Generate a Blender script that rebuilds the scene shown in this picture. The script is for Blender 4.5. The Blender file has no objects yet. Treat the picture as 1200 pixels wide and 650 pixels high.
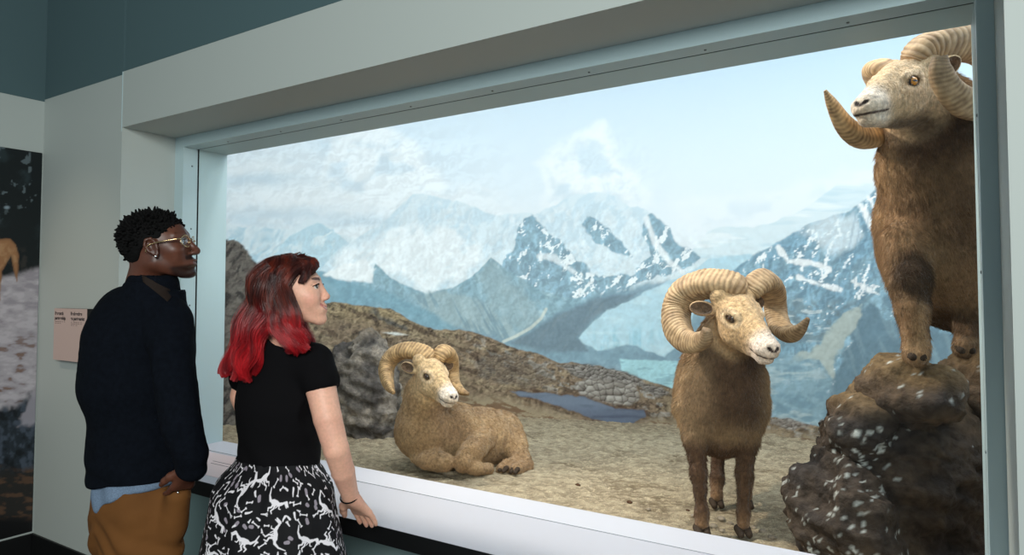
import bpy, bmesh, math, random
import numpy as np
from mathutils import Vector, Matrix

# ------------------------------------------------------------ camera, world, lights, exposure
SC = bpy.context.scene
FPX = 790.0; YAW = math.radians(32.33); PITCH = math.radians(2.2); HOR = 342.0; ZC = 1.52
CY = HOR - FPX * math.tan(PITCH)
cam = bpy.data.cameras.new('camera'); camo = bpy.data.objects.new('camera', cam)
SC.collection.objects.link(camo); SC.camera = camo
camo.location = (0, 0, ZC)
camo.rotation_euler = (math.pi / 2 + PITCH, 0, YAW)
cam.sensor_width = 36.0; cam.lens = 36.0 * FPX / 1200.0
cam.shift_y = (CY - 325.0) / 1200.0
cam.clip_start = 0.05
SC.view_settings.view_transform = 'Standard'
SC.view_settings.look = 'None'
SC.view_settings.gamma = 1.0
SC.view_settings.use_curve_mapping = False
SC.view_settings.exposure = 0.0

WORLD = bpy.data.worlds.new('gallery_ambient'); SC.world = WORLD; WORLD.use_nodes = True
WORLD.node_tree.nodes['Background'].inputs[0].default_value = (0.70, 0.83, 0.86, 1)
WORLD.node_tree.nodes['Background'].inputs[1].default_value = 0.50

def area(name, loc, target, size, size_y, power, col):
    l = bpy.data.lights.new(name, 'AREA'); l.shape = 'RECTANGLE'; l.size = size; l.size_y = size_y
    l.energy = power; l.color = col
    o = bpy.data.objects.new(name, l); SC.collection.objects.link(o); o.location = loc
    o.rotation_euler = (Vector(target) - Vector(loc)).to_track_quat('-Z', 'Y').to_euler()
    return o
def spot(name, loc, target, power, col, deg, blend=0.6, rad=0.04):
    l = bpy.data.lights.new(name, 'SPOT'); l.energy = power; l.color = col
    l.spot_size = math.radians(deg); l.spot_blend = blend; l.shadow_soft_size = rad
    o = bpy.data.objects.new(name, l); SC.collection.objects.link(o); o.location = loc
    o.rotation_euler = (Vector(target) - Vector(loc)).to_track_quat('-Z', 'Y').to_euler()
    return o
# the case's own lighting: fluorescent battens hidden above the window, washing the curved backdrop
area('case_light_front', (-0.7, 2.75, 3.95), (-0.9, 5.6, 1.6), 4.8, 0.5, 116, (0.97, 0.98, 1.0))
area('case_light_mid', (-1.2, 3.7, 4.1), (-1.2, 4.3, 0.3), 4.6, 0.6, 40, (1.0, 0.97, 0.93))
# warm key flood up on the left that lights the animals from above left
spot('case_key_flood', (-3.2, 2.7, 3.7), (-0.7, 3.1, 1.0), 470, (1.0, 0.89, 0.74), 72, 0.8, 0.10)
# gallery: dim light from the room's far right side, and track spots
area('gallery_wash', (1.5, -2.3, 3.0), (-1.6, 1.9, 1.9), 2.0, 1.4, 225, (0.93, 0.98, 0.96))
spot('label_spot', (-3.5, 0.1, 3.4), (-3.82, 1.75, 1.05), 55, (1.0, 0.84, 0.64), 40, 1.0, 0.03)
spot('sill_spot', (-1.45, -0.4, 3.8), (-0.95, 1.95, 0.71), 15, (1.0, 0.84, 0.90), 40, 0.5, 0.03)

# ------------------------------------------------------------ camera-frame trace helpers (planning coordinates)
_F = np.array([-math.sin(YAW) * math.cos(PITCH), math.cos(YAW) * math.cos(PITCH), math.sin(PITCH)])
_R = np.array([math.cos(YAW), math.sin(YAW), 0.0]); _U = np.cross(_R, _F)
_A = np.array([-math.sin(YAW), math.cos(YAW), 0.0])            # horizontal away direction
AX = np.array([_R, _A, [0, 0, 1.0]])                        # camera-frame right / away / up
def V(x, y, d):
    """point seen at (x, y) at horizontal distance d along the view"""
    r = _F + _R * (x - 600) / FPX + _U * (CY - y) / FPX
    return np.array([0, 0, ZC]) + r * d / (r @ _A)
def proj(P):
    q = P - np.array([0, 0, ZC]); z = q @ _F
    return 600 + FPX * (q @ _R) / z, CY - FPX * (q @ _U) / z

# ------------------------------------------------------------ object helpers
def link(o, parent=None):
    SC.collection.objects.link(o)
    if parent is not None: o.parent = parent
    return o
def tag(o, label=None, cat=None, group=None, kind=None):
    if label: o['label'] = label
    if cat: o['category'] = cat
    if group: o['group'] = group
    if kind: o['kind'] = kind
    return o
def empty(name, loc, label, cat, group=None):
    o = bpy.data.objects.new(name, None); o.empty_display_size = 0.1
    SC.collection.objects.link(o); o.location = [float(v) for v in loc]
    return tag(o, label, cat, group)
def mesh_obj(name, verts, faces, mat, parent=None, smooth=True, col=None, uv=None):
    verts = np.asarray(verts, dtype=np.float32)
    if parent is not None:
        verts = verts - np.array(world_loc(parent), dtype=np.float32)
    me = bpy.data.meshes.new(name)
    if isinstance(faces, np.ndarray):
        n, k = faces.shape
        me.vertices.add(len(verts)); me.vertices.foreach_set('co', verts.ravel())
        me.loops.add(n * k); me.loops.foreach_set('vertex_index', faces.astype(np.int32).ravel())
        me.polygons.add(n); me.polygons.foreach_set('loop_start', np.arange(0, n * k, k, dtype=np.int32))
        me.update(calc_edges=True)
    else:
        me.from_pydata([tuple(map(float, v)) for v in verts], [], faces)
    me.validate(); me.update()
    if smooth: me.polygons.foreach_set('use_smooth', np.ones(len(me.polygons), dtype=bool))
    if col is not None:
        a = me.color_attributes.new('Col', 'FLOAT_COLOR', 'POINT')
        c = np.ones((len(verts), 4), dtype=np.float32); c[:, :3] = col
        a.data.foreach_set('color', c.ravel())
    o = bpy.data.objects.new(name, me)
    if mat: me.materials.append(mat)
    return link(o, parent)
def world_loc(o):
    p = np.zeros(3)
    while o is not None:
        p = p + np.array(o.location[:]); o = o.parent
    return p
def from_bm(name, bm, mat, parent=None, smooth=False):
    bmesh.ops.recalc_face_normals(bm, faces=bm.faces)
    if parent is not None:
        w = world_loc(parent)
        bmesh.ops.translate(bm, verts=bm.verts, vec=Vector((-w[0], -w[1], -w[2])))
    me = bpy.data.meshes.new(name); bm.to_mesh(me); bm.free()
    if smooth: me.polygons.foreach_set('use_smooth', np.ones(len(me.polygons), dtype=bool))
    o = bpy.data.objects.new(name, me)
    if mat: me.materials.append(mat)
    return link(o, parent)
def box(bm, x0, x1, y0, y1, z0, z1, bev=0):
    r = bmesh.ops.create_cube(bm, size=1.0, matrix=Matrix.Translation(((x0 + x1) / 2, (y0 + y1) / 2, (z0 + z1) / 2)) @ Matrix.Diagonal((abs(x1 - x0), abs(y1 - y0), abs(z1 - z0), 1)))
    if bev:
        es = set(e for v in r['verts'] for e in v.link_edges)
        bmesh.ops.bevel(bm, geom=list(es), offset=bev, segments=2, affect='EDGES', profile=0.5)
def boxes(name, lst, mat, parent=None, bev=0):
    bm = bmesh.new()
    for b in lst: box(bm, *b, bev=bev)
    return from_bm(name, bm, mat, parent)
def srgb(r, g, b):
    return tuple(((c / 255.0) / 12.92 if c / 255.0 <= 0.04045 else ((c / 255.0 + 0.055) / 1.055) ** 2.4) for c in (r, g, b))
def lin(c):
    c = np.asarray(c, dtype=np.float64) / 255.0
    return np.where(c <= 0.04045, c / 12.92, ((c + 0.055) / 1.055) ** 2.4)

# ------------------------------------------------------------ noise
def _h(ix, iy, iz, s):
    n = (ix.astype(np.int64) * 374761393 + iy.astype(np.int64) * 668265263 + iz.astype(np.int64) * 2147483647 * 3 + s * 974634777) & 0xFFFFFFFF
    n = ((n ^ (n >> 13)) * 1274126177) & 0xFFFFFFFF
    n = ((n ^ (n >> 16)) * 2246822519) & 0xFFFFFFFF
    return ((n ^ (n >> 15)) & 0xFFFFFF).astype(np.float32) / 16777215.0
def noise(x, y, z=None, s=0):
    """smooth value noise, -1..1"""
    x = np.asarray(x, dtype=np.float32); y = np.asarray(y, dtype=np.float32)
    z = np.zeros_like(x) if z is None else np.asarray(z, dtype=np.float32)
    ix, iy, iz = np.floor(x), np.floor(y), np.floor(z)
    fx, fy, fz = x - ix, y - iy, z - iz
    fx = fx * fx * (3 - 2 * fx); fy = fy * fy * (3 - 2 * fy); fz = fz * fz * (3 - 2 * fz)
    r = 0
    for dx in (0, 1):
        for dy in (0, 1):
            for dz in (0, 1):
                w = (fx if dx else 1 - fx) * (fy if dy else 1 - fy) * (fz if dz else 1 - fz)
                r = r + w * _h(ix + dx, iy + dy, iz + dz, s)
    return r * 2 - 1
def fbm(x, y, z=None, o=4, s=0, g=0.5):
    a, t, r = 1.0, 0.0, 0
    z = np.zeros_like(x) if z is None else z
    for i in range(o):
        r = r + a * noise(x * 2 ** i, y * 2 ** i, z * 2 ** i, s + i * 17); t += a; a *= g
    return r / t
def sst(a, b, x):
    t = np.clip((x - a) / (b - a), 0, 1); return t * t * (3 - 2 * t)

# ------------------------------------------------------------ materials
def mat(name, col, rough=0.6, spec=0.5, metal=0, bump=None, var=None, attr=False, sheen=0, coat=0, trans=0, attr_noise=None, sss=0):
    m = bpy.data.materials.new(name); m.use_nodes = True
    nt = m.node_tree; N = nt.nodes; L = nt.links; p = N['Principled BSDF']
    p.inputs['Roughness'].default_value = rough
    p.inputs['Metallic'].default_value = metal
    p.inputs['Specular IOR Level'].default_value = spec
    if sheen:
        p.inputs['Sheen Weight'].default_value = sheen; p.inputs['Sheen Roughness'].default_value = 0.5
    if coat: p.inputs['Coat Weight'].default_value = coat
    if sss:
        p.inputs['Subsurface Weight'].default_value = sss
        p.inputs['Subsurface Radius'].default_value = (0.012, 0.005, 0.003)
        p.inputs['Subsurface Scale'].default_value = 1.0
    tc = N.new('ShaderNodeTexCoord')
    if attr:
        a = N.new('ShaderNodeVertexColor'); a.layer_name = 'Col'; src = a.outputs['Color']
    else:
        rgb = N.new('ShaderNodeRGB'); rgb.outputs[0].default_value = (*col, 1); src = rgb.outputs[0]
    for v in ([var] if var else []) + ([attr_noise] if attr_noise else []):
        # v = (scale xyz, detail, low multiplier, high multiplier)
        mp = N.new('ShaderNodeMapping'); mp.inputs['Scale'].default_value = v[0]
        nz = N.new('ShaderNodeTexNoise'); nz.inputs['Scale'].default_value = 1.0; nz.inputs['Detail'].default_value = v[1]
        rp = N.new('ShaderNodeMapRange'); rp.inputs['From Min'].default_value = 0.3; rp.inputs['From Max'].default_value = 0.7
        rp.inputs['To Min'].default_value = v[2]; rp.inputs['To Max'].default_value = v[3]
        mx = N.new('ShaderNodeVectorMath'); mx.operation = 'SCALE'
        L.new(tc.outputs['Object'], mp.inputs['Vector']); L.new(mp.outputs[0], nz.inputs['Vector'])
        L.new(nz.outputs['Fac'], rp.inputs['Value']); L.new(src, mx.inputs[0]); L.new(rp.outputs[0], mx.inputs['Scale'])
        src = mx.outputs[0]
    L.new(src, p.inputs['Base Color'])
    if bump:
        # bump = (scale xyz, detail, strength, distance)
        mp = N.new('ShaderNodeMapping'); mp.inputs['Scale'].default_value = bump[0]
        nz = N.new('ShaderNodeTexNoise'); nz.inputs['Scale'].default_value = 1.0; nz.inputs['Detail'].default_value = bump[1]
        b = N.new('ShaderNodeBump'); b.inputs['Strength'].default_value = bump[2]; b.inputs['Distance'].default_value = bump[3]
        L.new(tc.outputs['Object'], mp.inputs['Vector']); L.new(mp.outputs[0], nz.inputs['Vector'])
        L.new(nz.outputs['Fac'], b.inputs['Height']); L.new(b.outputs[0], p.inputs['Normal'])
    return m
# ------------------------------------------------------------ gallery shell
M_wall = mat('wall_paint', srgb(176, 183, 179), 0.55, 0.3, bump=((60, 60, 60), 3, 0.05, 0.002))
M_dark = mat('upper_wall_paint', srgb(76, 98, 102), 0.6, 0.3, bump=((60, 60, 60), 3, 0.05, 0.002))
M_low = mat('lower_wall_paint', srgb(132, 156, 156), 0.6, 0.3)
M_black = mat('black_edge', srgb(14, 15, 16), 0.45, 0.4)
M_frame = mat('frame_enamel', srgb(180, 201, 205), 0.4, 0.4)
M_sill = mat('sill_laminate', srgb(188, 188, 197), 0.45, 0.25)
M_floor = mat('gallery_floor', srgb(38, 38, 40), 0.5, 0.4, var=((3, 3, 3), 3, 0.8, 1.2))
M_gap = mat('shadow_gap', srgb(10, 12, 13), 0.7, 0.2)
M_ceil = mat('gallery_ceiling', srgb(30, 34, 36), 0.8, 0.2)
def S(o): o['kind'] = 'structure'; return o
YW, YS, YG, YE = 1.75, 2.025, 2.11, 2.28
XL0, XR0, XL1, XR1 = -3.375, 0.129, -3.302, 0.092
Z0, Z1, Z2 = 0.713, 2.274, 2.328
XC = -4.19
S(boxes('floor', [(XC - 0.2, 3.5, -3.2, 2.3, -0.1, 0.0)], M_floor))
S(boxes('ceiling', [(XC - 0.2, 3.5, -3.2, 1.95, 3.9, 4.0)], M_ceil))
# window wall: pieces left of, above and right of the opening
S(boxes('wall_front', [(XC, XL0, YW, YS, 0.0, 2.59), (XL0, XR0, YW, YS, Z2, 2.605), (XR0, 3.5, YW, YS, 0.0, 2.605)], M_wall))
S(boxes('wall_front_upper', [(XC, XL0 - 0.004, YW + 0.001, 1.95, 2.59, 3.9), (XL0 - 0.004, 3.5, YW + 0.012, 1.95, 2.613, 3.9)], M_dark))
S(boxes('trim_1', [(XL0 - 0.002, 3.5, YW + 0.03, 1.94, 2.60, 2.615)], M_gap))
S(boxes('trim_2', [(XL0 - 0.0035, XL0 - 0.0005, YW - 0.0025, YW + 0.01, Z2 - 0.02, 2.605)], M_frame))
S(boxes('wall_left', [(XC - 0.15, XC, -3.2, YS, 0.0, 2.578)], M_wall))
S(boxes('wall_left_upper', [(XC - 0.15, XC + 0.001, -3.2, 1.95, 2.578, 3.9)], M_dark))
S(boxes('wall_front_lower', [(XL0, XR0, 2.05, 2.12, 0.0, 0.655)], M_low))
S(boxes('baseboard_front', [(XC, XL0, YW - 0.012, YW, 0.0, 0.213), (XL0, XR0, 2.035, 2.05, 0.0, 0.17)], M_black, bev=0.002))
S(boxes('baseboard_left', [(XC, XC + 0.012, -3.2, YW - 0.012, 0.0, 0.213)], M_black, bev=0.002))
# window lining: thin stepped frame on four sides, glass groove as a black gasket
lining = []
for a, b in ((YS, YG - 0.004), (YG + 0.004, YE)):
    lining += [(XL1 - 0.09, XL1, a, b, Z0 - 0.06, Z1 + 0.06), (XR1, XR1 + 0.09, a, b, Z0 - 0.06, Z1 + 0.06), (XL1, XR1, a, b, Z1, Z1 + 0.06)]
S(boxes("trim_3", lining, M_frame))
gk = [(XL1 - 0.03, XL1 - 0.0, YG - 0.0045, YG + 0.0045, Z0 - 0.02, Z1 + 0.02), (XR1 + 0.0, XR1 + 0.03, YG - 0.0045, YG + 0.0045, Z0 - 0.02, Z1 + 0.02),
      (XL1, XR1, YG - 0.0045, YG + 0.0045, Z1 + 0.001, Z1 + 0.03)]
S(boxes('trim_4', gk, M_gap))
# glass pane
gm = bpy.data.materials.new('case_glass'); gm.use_nodes = True; nt = gm.node_tree; nt.nodes.clear()
out = nt.nodes.new('ShaderNodeOutputMaterial'); mx = nt.nodes.new('ShaderNodeMixShader'); tr = nt.nodes.new('ShaderNodeBsdfTransparent')
gl = nt.nodes.new('ShaderNodeBsdfGlossy'); gl.inputs['Roughness'].default_value = 0.0; fw = nt.nodes.new('ShaderNodeLayerWeight'); fw.inputs['Blend'].default_value = 0.5
pw = nt.nodes.new('ShaderNodeMath'); pw.operation = 'POWER'; pw.inputs[1].default_value = 5.0; nt.links.new(fw.outputs['Facing'], pw.inputs[0])
fz = nt.nodes.new('ShaderNodeMath'); fz.operation = 'MULTIPLY_ADD'; fz.inputs[1].default_value = 0.25; fz.inputs[2].default_value = 0.003; nt.links.new(pw.outputs[0], fz.inputs[0])
tr.inputs[0].default_value = (0.985, 0.995, 0.99, 1); gl.inputs['Color'].default_value = (0.8, 0.8, 0.8, 1)
nt.links.new(fz.outputs[0], mx.inputs[0]); nt.links.new(tr.outputs[0], mx.inputs[1]); nt.links.new(gl.outputs[0], mx.inputs[2]); nt.links.new(mx.outputs[0], out.inputs[0])
S(boxes('window_1', [(XL1, XR1, YG - 0.003, YG + 0.003, Z0, Z1)], gm))
# screw heads in the frame
M_screw = mat('screw_steel', srgb(120, 130, 132), 0.35, 0.5, 0.8)
bm = bmesh.new()
for x in (-3.0, -2.6, -2.2, -1.8, -1.4, -1.0, -0.6, -0.2):
    bmesh.ops.create_cone(bm, cap_ends=True, segments=12, radius1=0.005, radius2=0.0035, depth=0.003, matrix=Matrix.Translation((x, 2.075, Z1 - 0.0012)) @ Matrix.Rotation(math.pi, 4, 'X'))
for z in (1.0, 1.45, 1.85, 2.18):
    bmesh.ops.create_cone(bm, cap_ends=True, segments=12, radius1=0.005, radius2=0.0035, depth=0.003, matrix=Matrix.Translation((XL1 + 0.0012, 2.075, z)) @ Matrix.Rotation(math.pi / 2, 4, 'Y'))
    bmesh.ops.create_cone(bm, cap_ends=True, segments=12, radius1=0.005, radius2=0.0035, depth=0.003, matrix=Matrix.Translation((XR1 - 0.0012, 2.075, z + 0.12)) @ Matrix.Rotation(-math.pi / 2, 4, 'Y'))
S(from_bm('trim_5', bm, M_screw))
# sill counter: white laminate top, black front edge, printed caption strip
sill = empty('display_sill', (-1.62, 1.9, 0.655), 'long white sill counter with black front edge running under the display window', 'counter')
boxes('counter_top', [(XL0, XR0, YW, YG - 0.004, Z0 - 0.008, Z0)], M_sill, sill)
boxes('inner_ledge', [(XL1, XR1, YG + 0.003, YE, Z0 - 0.008, Z0)], M_sill, sill)
boxes('groove', [(XL1, XR1, YG - 0.004, YG + 0.003, Z0 - 0.03, Z0 - 0.006)], M_gap, sill)
boxes('front_edge', [(XL0, XR0, YW - 0.001, YW + 0.02, Z0 - 0.06, Z0 - 0.0005)], M_black, sill)
boxes('underside', [(XL0, XR0, YW + 0.02, 2.12, Z0 - 0.06, Z0 - 0.008)], M_black, sill)
M_pink = mat('caption_print', srgb(214, 192, 192), 0.4, 0.4)
cp = boxes('caption_strip', [(-3.36, -2.35, 1.82, 2.09, Z0, Z0 + 0.0008)], M_pink, sill)
M_ink = mat('dark_ink', srgb(52, 48, 50), 0.6, 0.2)
boxes('printed_lines', [(-2.95, -2.55, 1.985, 1.988, Z0 + 0.0008, Z0 + 0.0013), (-2.92, -2.5, 1.955, 1.958, Z0 + 0.0008, Z0 + 0.0013)], M_ink, sill)

# ------------------------------------------------------------ diorama box shell
M_box = mat('case_interior', srgb(225, 230, 232), 0.9, 0.1)
S(boxes('wall_case', [(-5.4, XL0 - 0.02, YS, 2.27, 0.0, 4.2), (XR0 + 0.02, 2.3, YS, 2.27, 0.0, 4.2), (XL0 - 0.02, XR0 + 0.02, 2.13, 2.27, Z1 + 0.07, 4.2), (XL0 - 0.02, XR0 + 0.02, 2.13, 2.27, 0.0, Z0 - 0.07)], M_box))
S(boxes('ceiling_case', [(-5.5, 2.4, 2.0, 6.6, 4.2, 4.25)], M_box))
ECX, ECY, EA, EB = -1.6, 2.26, 3.6, 3.95

# painted backdrop: the picture is computed from its layout (ridge lines, snow, glacier, pond) as a colour attribute
def seg_y(pts, x):
    p = np.array(pts, dtype=np.float64); return np.interp(x, p[:, 0], p[:, 1])
def poly_sd(pts, x, y):
    """signed distance to polygon (negative inside)"""
    p = np.array(pts, dtype=np.float64); n = len(p)
    d = np.full(x.shape, 1e9); ins = np.zeros(x.shape, dtype=bool)
    for i in range(n):
        a = p[i]; b = p[(i + 1) % n]; e = b - a
        wx = x - a[0]; wy = y - a[1]
        t = np.clip((wx * e[0] + wy * e[1]) / max(e @ e, 1e-9), 0, 1)
        d = np.minimum(d, (wx - e[0] * t) ** 2 + (wy - e[1] * t) ** 2)
        c = ((a[1] <= y) & (b[1] > y)) | ((b[1] <= y) & (a[1] > y))
        xi = a[0] + (y - a[1]) / (b[1] - a[1] if abs(b[1] - a[1]) > 1e-9 else 1e-9) * e[0]
        ins ^= c & (x < xi)
    d = np.sqrt(d); return np.where(ins, -d, d)
def line_d(pts, x, y):
    p = np.array(pts, dtype=np.float64); d = np.full(x.shape, 1e9)
    for a, b in zip(p[:-1], p[1:]):
        e = b - a; wx = x - a[0]; wy = y - a[1]
        t = np.clip((wx * e[0] + wy * e[1]) / max(e @ e, 1e-9), 0, 1)
        d = np.minimum(d, (wx - e[0] * t) ** 2 + (wy - e[1] * t) ** 2)
    return np.sqrt(d)
def paint_mural(x, y):
    C = np.zeros(x.shape + (3,))
    c = lambda r, g, b: lin((r, g, b))
    def lay(m, col): 
        nonlocal C
        m = np.clip(m, 0, 1)[..., None]; C = C * (1 - m) + np.asarray(col) * m
    n1 = fbm(x / 60, y / 40, o=5, s=1); n2 = fbm(x / 25, y / 25, o=4, s=5); n3 = fbm(x / 9, y / 9, o=3, s=9); n4 = noise(x / 2.4, y / 2.4, s=77)
    rg = 1 - np.abs(fbm(x / 22 + y / 60, y / 34 - x / 80, o=5, s=31)) * 3.2            # ridged
    wx, wy = x + 7 * fbm(x / 20, y / 20, o=3, s=35), y + 7 * fbm(x / 20, y / 20, o=3, s=36)
    st = fbm((wx + wy * 0.8) / 10, (wy - wx * 0.4) / 26, o=6, s=41, g=.62)                         # gullies, both fall lines
    st2 = fbm((wx - wy * 0.75) / 10, (wy + wx * 0.4) / 26, o=6, s=43, g=.62)
    def relief(sx, sy, o=6, s_=0, g=.62):      # painted modelling of rock forms: slope of a rough height field
        h = lambda a, b: np.abs(fbm((a + 6 * n2) / sx, (b + 6 * n3) / sy, o=o, s=700 + s_, g=g))
        return (h(x + 1.2, y + 1.0) - h(x - 1.2, y - 1.0)) * sx / 2.4
    E1 = relief(30, 34, 6, 0); E2 = relief(11, 8, 5, 50)
    # sky
    t = np.clip((y - 20) / 240, 0, 1)[..., None]; u = np.clip((x - 260) / 900, 0, 1)[..., None]
    top = c(184, 210, 226) * (1 - u) + c(176, 206, 230) * u
    C[:] = top * (1 - t) + c(234, 240, 243) * t
    # clouds
    cl = fbm(x / 85 + 3, y / 38, o=6, s=3)
    wl = np.exp(-((x - 330) / 130) ** 2 - ((y - 225) / 50) ** 2)
    lay(sst(-.05, .35, cl + 0.12) * wl, c(240, 244, 245))
    lay(sst(.0, .30, -cl) * wl * 0.8, c(166, 198, 214))
    puff = fbm(x / 26, y / 24, o=5, s=13)
    def cumulus(pts, soft=10, am=1.0):
        d = poly_sd(pts, x, y) + puff * 16
        lay(sst(soft, -soft, d) * am, c(240, 244, 245))
        lay(sst(soft * .2, -soft * 2.5, d) * sst(-.1, .4, fbm(x / 30, y / 22, o=4, s=19)) * am * .7, c(192, 212, 224))
        lay(sst(3, -3, np.abs(d + 4) - 4) * sst(0, .5, puff) * am * .5, c(248, 249, 248))
    cumulus([(385, 185), (400, 160), (430, 150), (455, 148), (480, 165), (510, 200), (520, 230), (470, 250), (410, 245), (375, 215)], 9, .95)
    cumulus([(520, 235), (540, 215), (570, 215), (590, 235), (610, 250), (520, 255)], 8, .55)
    cumulus([(630, 190), (660, 175), (685, 150), (705, 152), (720, 180), (750, 205), (765, 240), (700, 260), (640, 240)], 9, .95)
    cumulus([(780, 235), (810, 225), (850, 232), (900, 225), (960, 215), (1010, 195), (1050, 190), (1050, 250), (900, 270), (800, 265)], 10, .5)
    E3 = relief(46, 30, 6, 90, .55); sk_ = sst(640, 480, x) * sst(300, 250, y) * sst(130, 180, y) + .7 * np.exp(-((x - 700) / 60) ** 2 - ((y - 205) / 45) ** 2)
    C *= (1 + np.clip(E3, -1.2, 1.2) * .07 * sk_)[..., None]
    for cx_, cy_, rx_, ry_ in ((300, 212, 60, 9), (350, 250, 90, 8), (420, 262, 60, 7), (290, 282, 50, 7)):
        lay(np.exp(-((x - cx_) / rx_) ** 2 - ((y - cy_ + 7 * n2) / ry_) ** 2) * .55, c(176, 202, 217)); lay(np.exp(-((x - cx_ + 12) / rx_) ** 2 - ((y - cy_ + 14 + 9 * n2) / (ry_ * .7)) ** 2) * .6, c(244, 247, 248))
    def ridge(pts, rough=5, s=0, soft=1.2):
        yy = seg_y(pts, x) + rough * fbm(x / 18, np.zeros_like(x), o=5, s=100 + s); return sst(-soft, soft, y - yy), y - yy
    snow = c(246, 249, 249); pale = c(196, 219, 228); blu = c(146, 186, 202); slate = c(112, 150, 168); dk = c(92, 124, 142)
    # far left range
    m, q = ridge([(200, 300), (265, 262), (300, 268), (335, 268), (368, 258), (400, 272), (440, 300), (520, 330), (900, 330)], 7, 1)
    lay(m * .85, pale * 0.5 + snow * 0.5); lay(m * sst(-.1, .5, st) * .8, c(160, 200, 216)); lay(m * sst(.1, .6, st2) * .4, snow)
    m2, q = ridge([(200, 420), (300, 315), (340, 275), (372, 262), (398, 275), (425, 300), (445, 325), (1200, 900)], 3, 2)
    lay(m2 * .8, c(178, 210, 222)); lay(m2 * sst(-.1, .5, st2) * .8, c(146, 190, 208)); lay(m2 * sst(.05, .5, st) * .9, c(226, 236, 238))
    # broad white massif
    MR = [(200, 300), (368, 262), (484, 230), (536, 232), (618, 250), (700, 226), (760, 250), (800, 300), (860, 320), (941, 268), (1037, 212), (1300, 200)]
    m, q = ridge([(360, 330), (400, 288), (430, 275), (455, 255), (484, 230), (536, 232), (561, 245), (590, 252), (618, 250), (650, 240), (671, 227), (700, 226), (720, 228), (759, 250), (788, 283), (821, 300), (840, 300), (845, 330), (1200, 600)], 6, 3)
    lay(m * .9, c(218, 231, 236)); lay(m * sst(.05, .5, rg * .5 + st * .8) * .5, c(184, 211, 224)); lay(m * sst(.2, .6, st2) * .5, snow)
    d = poly_sd([(430, 275), (470, 262), (520, 268), (560, 285), (570, 305), (540, 330), (505, 342), (480, 330), (440, 318), (400, 318), (395, 302)], x, y) + n2 * 14
    lay(sst(6, -6, d) * .85, snow)
    lay(sst(6, -6, d) * sst(.15, .5, st) * .35, c(190, 214, 224))
    # glacier pass, far right snowfield
    m, q = ridge([(700, 345), (790, 325), (830, 268), (900, 262), (940, 245), (985, 215), (1033, 202), (1100, 195), (1200, 190)], 4, 4)
    lay(m * .9, c(214, 229, 233)); lay(m * sst(0, .5, fbm(x / 50, y / 7, o=4, s=61)) * .5, c(176, 208, 220)); lay(m * sst(.1, .5, fbm(x / 60, y / 9, o=4, s=63)) * .6, snow)
    def rock(pts, s, base=slate, light=blu, sn=.5, rough=6, strk=st2):
        nonlocal C
        d = poly_sd(pts, x, y) + fbm(x / 14, y / 14, o=4, s=200 + s) * rough
        m = sst(1.5, -1.5, d)
        lay(m, base); lay(m * sst(-.2, .5, strk + n2 * .4) * .8, light); lay(m * sst(.1, .6, rg) * .3, dk)
        C = np.where((m > 0)[..., None], C * (1 + np.clip(E1, -1.3, 1.3) * .17 * m)[..., None], C); lay(m * sst(.64 - sn, .74 - sn, fbm((wx + wy * .7) / 9, (wy - wx * .5) / 17, o=6, s=300 + s, g=.62) + .12 * E1) * .9, snow)
        return m
    # triangular dark peaks of the central massif
    rock([(580, 336), (592, 304), (605, 275), (615, 258), (624, 252), (634, 262), (648, 278), (663, 291), (682, 310), (705, 328), (735, 332), (735, 380), (560, 380)], 1, sn=.42)
    rock([(680, 262), (692, 252), (706, 262), (728, 285), (740, 300), (715, 292), (700, 285)], 2, sn=.4)
    rock([(755, 256), (763, 248), (778, 262), (795, 285), (822, 302), (812, 312), (785, 320), (740, 335), (700, 345), (700, 325), (738, 322), (765, 300), (752, 275)], 3, sn=.46)
    lay(sst(5, 1, line_d([(758, 256), (768, 285), (785, 308), (800, 318)], x, y) + n3 * 2) * .85, snow)
    lay(sst(5, 1, line_d([(632, 300), (650, 302), (672, 318)], x, y) + n3 * 2) * .7, snow)
    lay(.16 * sst(400, 330, y), c(208, 226, 234))
    # middle slopes, teal blue
    m, q = ridge([(200, 330), (262, 338), (330, 325), (376, 316), (410, 328), (432, 326), (440, 308), (452, 322), (470, 332), (500, 344), (530, 338), (560, 318), (575, 304), (600, 320), (640, 345), (700, 350), (760, 372), (800, 345), (852, 322), (912, 318), (1000, 350), (1200, 380)], 4, 5)
    lay(m, c(140, 172, 184)); lay(m * sst(-.1, .4, st2 + n1 * .5) * .6, c(170, 192, 197)); C = np.where((m > 0)[..., None], C * (1 + np.clip(E1, -1.3, 1.3) * .10 * m)[..., None], C); lay(m * sst(.1, .5, rg * .6) * .35, c(104, 138, 154))
    d = poly_sd([(262, 338), (376, 318), (420, 332), (470, 350), (520, 372), (545, 395), (420, 370), (262, 370)], x, y) + n3 * 4
    lay(sst(4, -4, d) * .85, c(116, 156, 172)); lay(sst(4, -4, d) * sst(0, .5, st2) * .4, c(140, 176, 188))
    d = poly_sd([(380, 322), (400, 310), (428, 305), (440, 315), (436, 330), (410, 330)], x, y) + n3 * 3
    lay(sst(2, -2, d) * .9, snow)
    # eroded grey fan
    d = poly_sd([(478, 345), (520, 342), (560, 350), (600, 380), (625, 410), (560, 395), (520, 375)], x, y) + n3 * 4
    lay(sst(4, -4, d) * .7, c(160, 178, 180)); lay(sst(3, -3, d) * sst(.05, .3, fbm((x - y * .55) / 4.2, (y + x * .2) / 34, o=3, s=91)) * .7, c(112, 142, 156))
    d = poly_sd([(560, 322), (575, 306), (612, 340), (635, 372), (618, 396), (575, 360)], x, y) + n3 * 4
    lay(sst(5, -5, d) * .6, c(152, 172, 176))
    # valley floor
    d = poly_sd([(536, 384), (600, 400), (640, 372), (700, 345), (770, 330), (850, 330), (850, 520), (700, 440)], x, y) + n3 * 3
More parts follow.
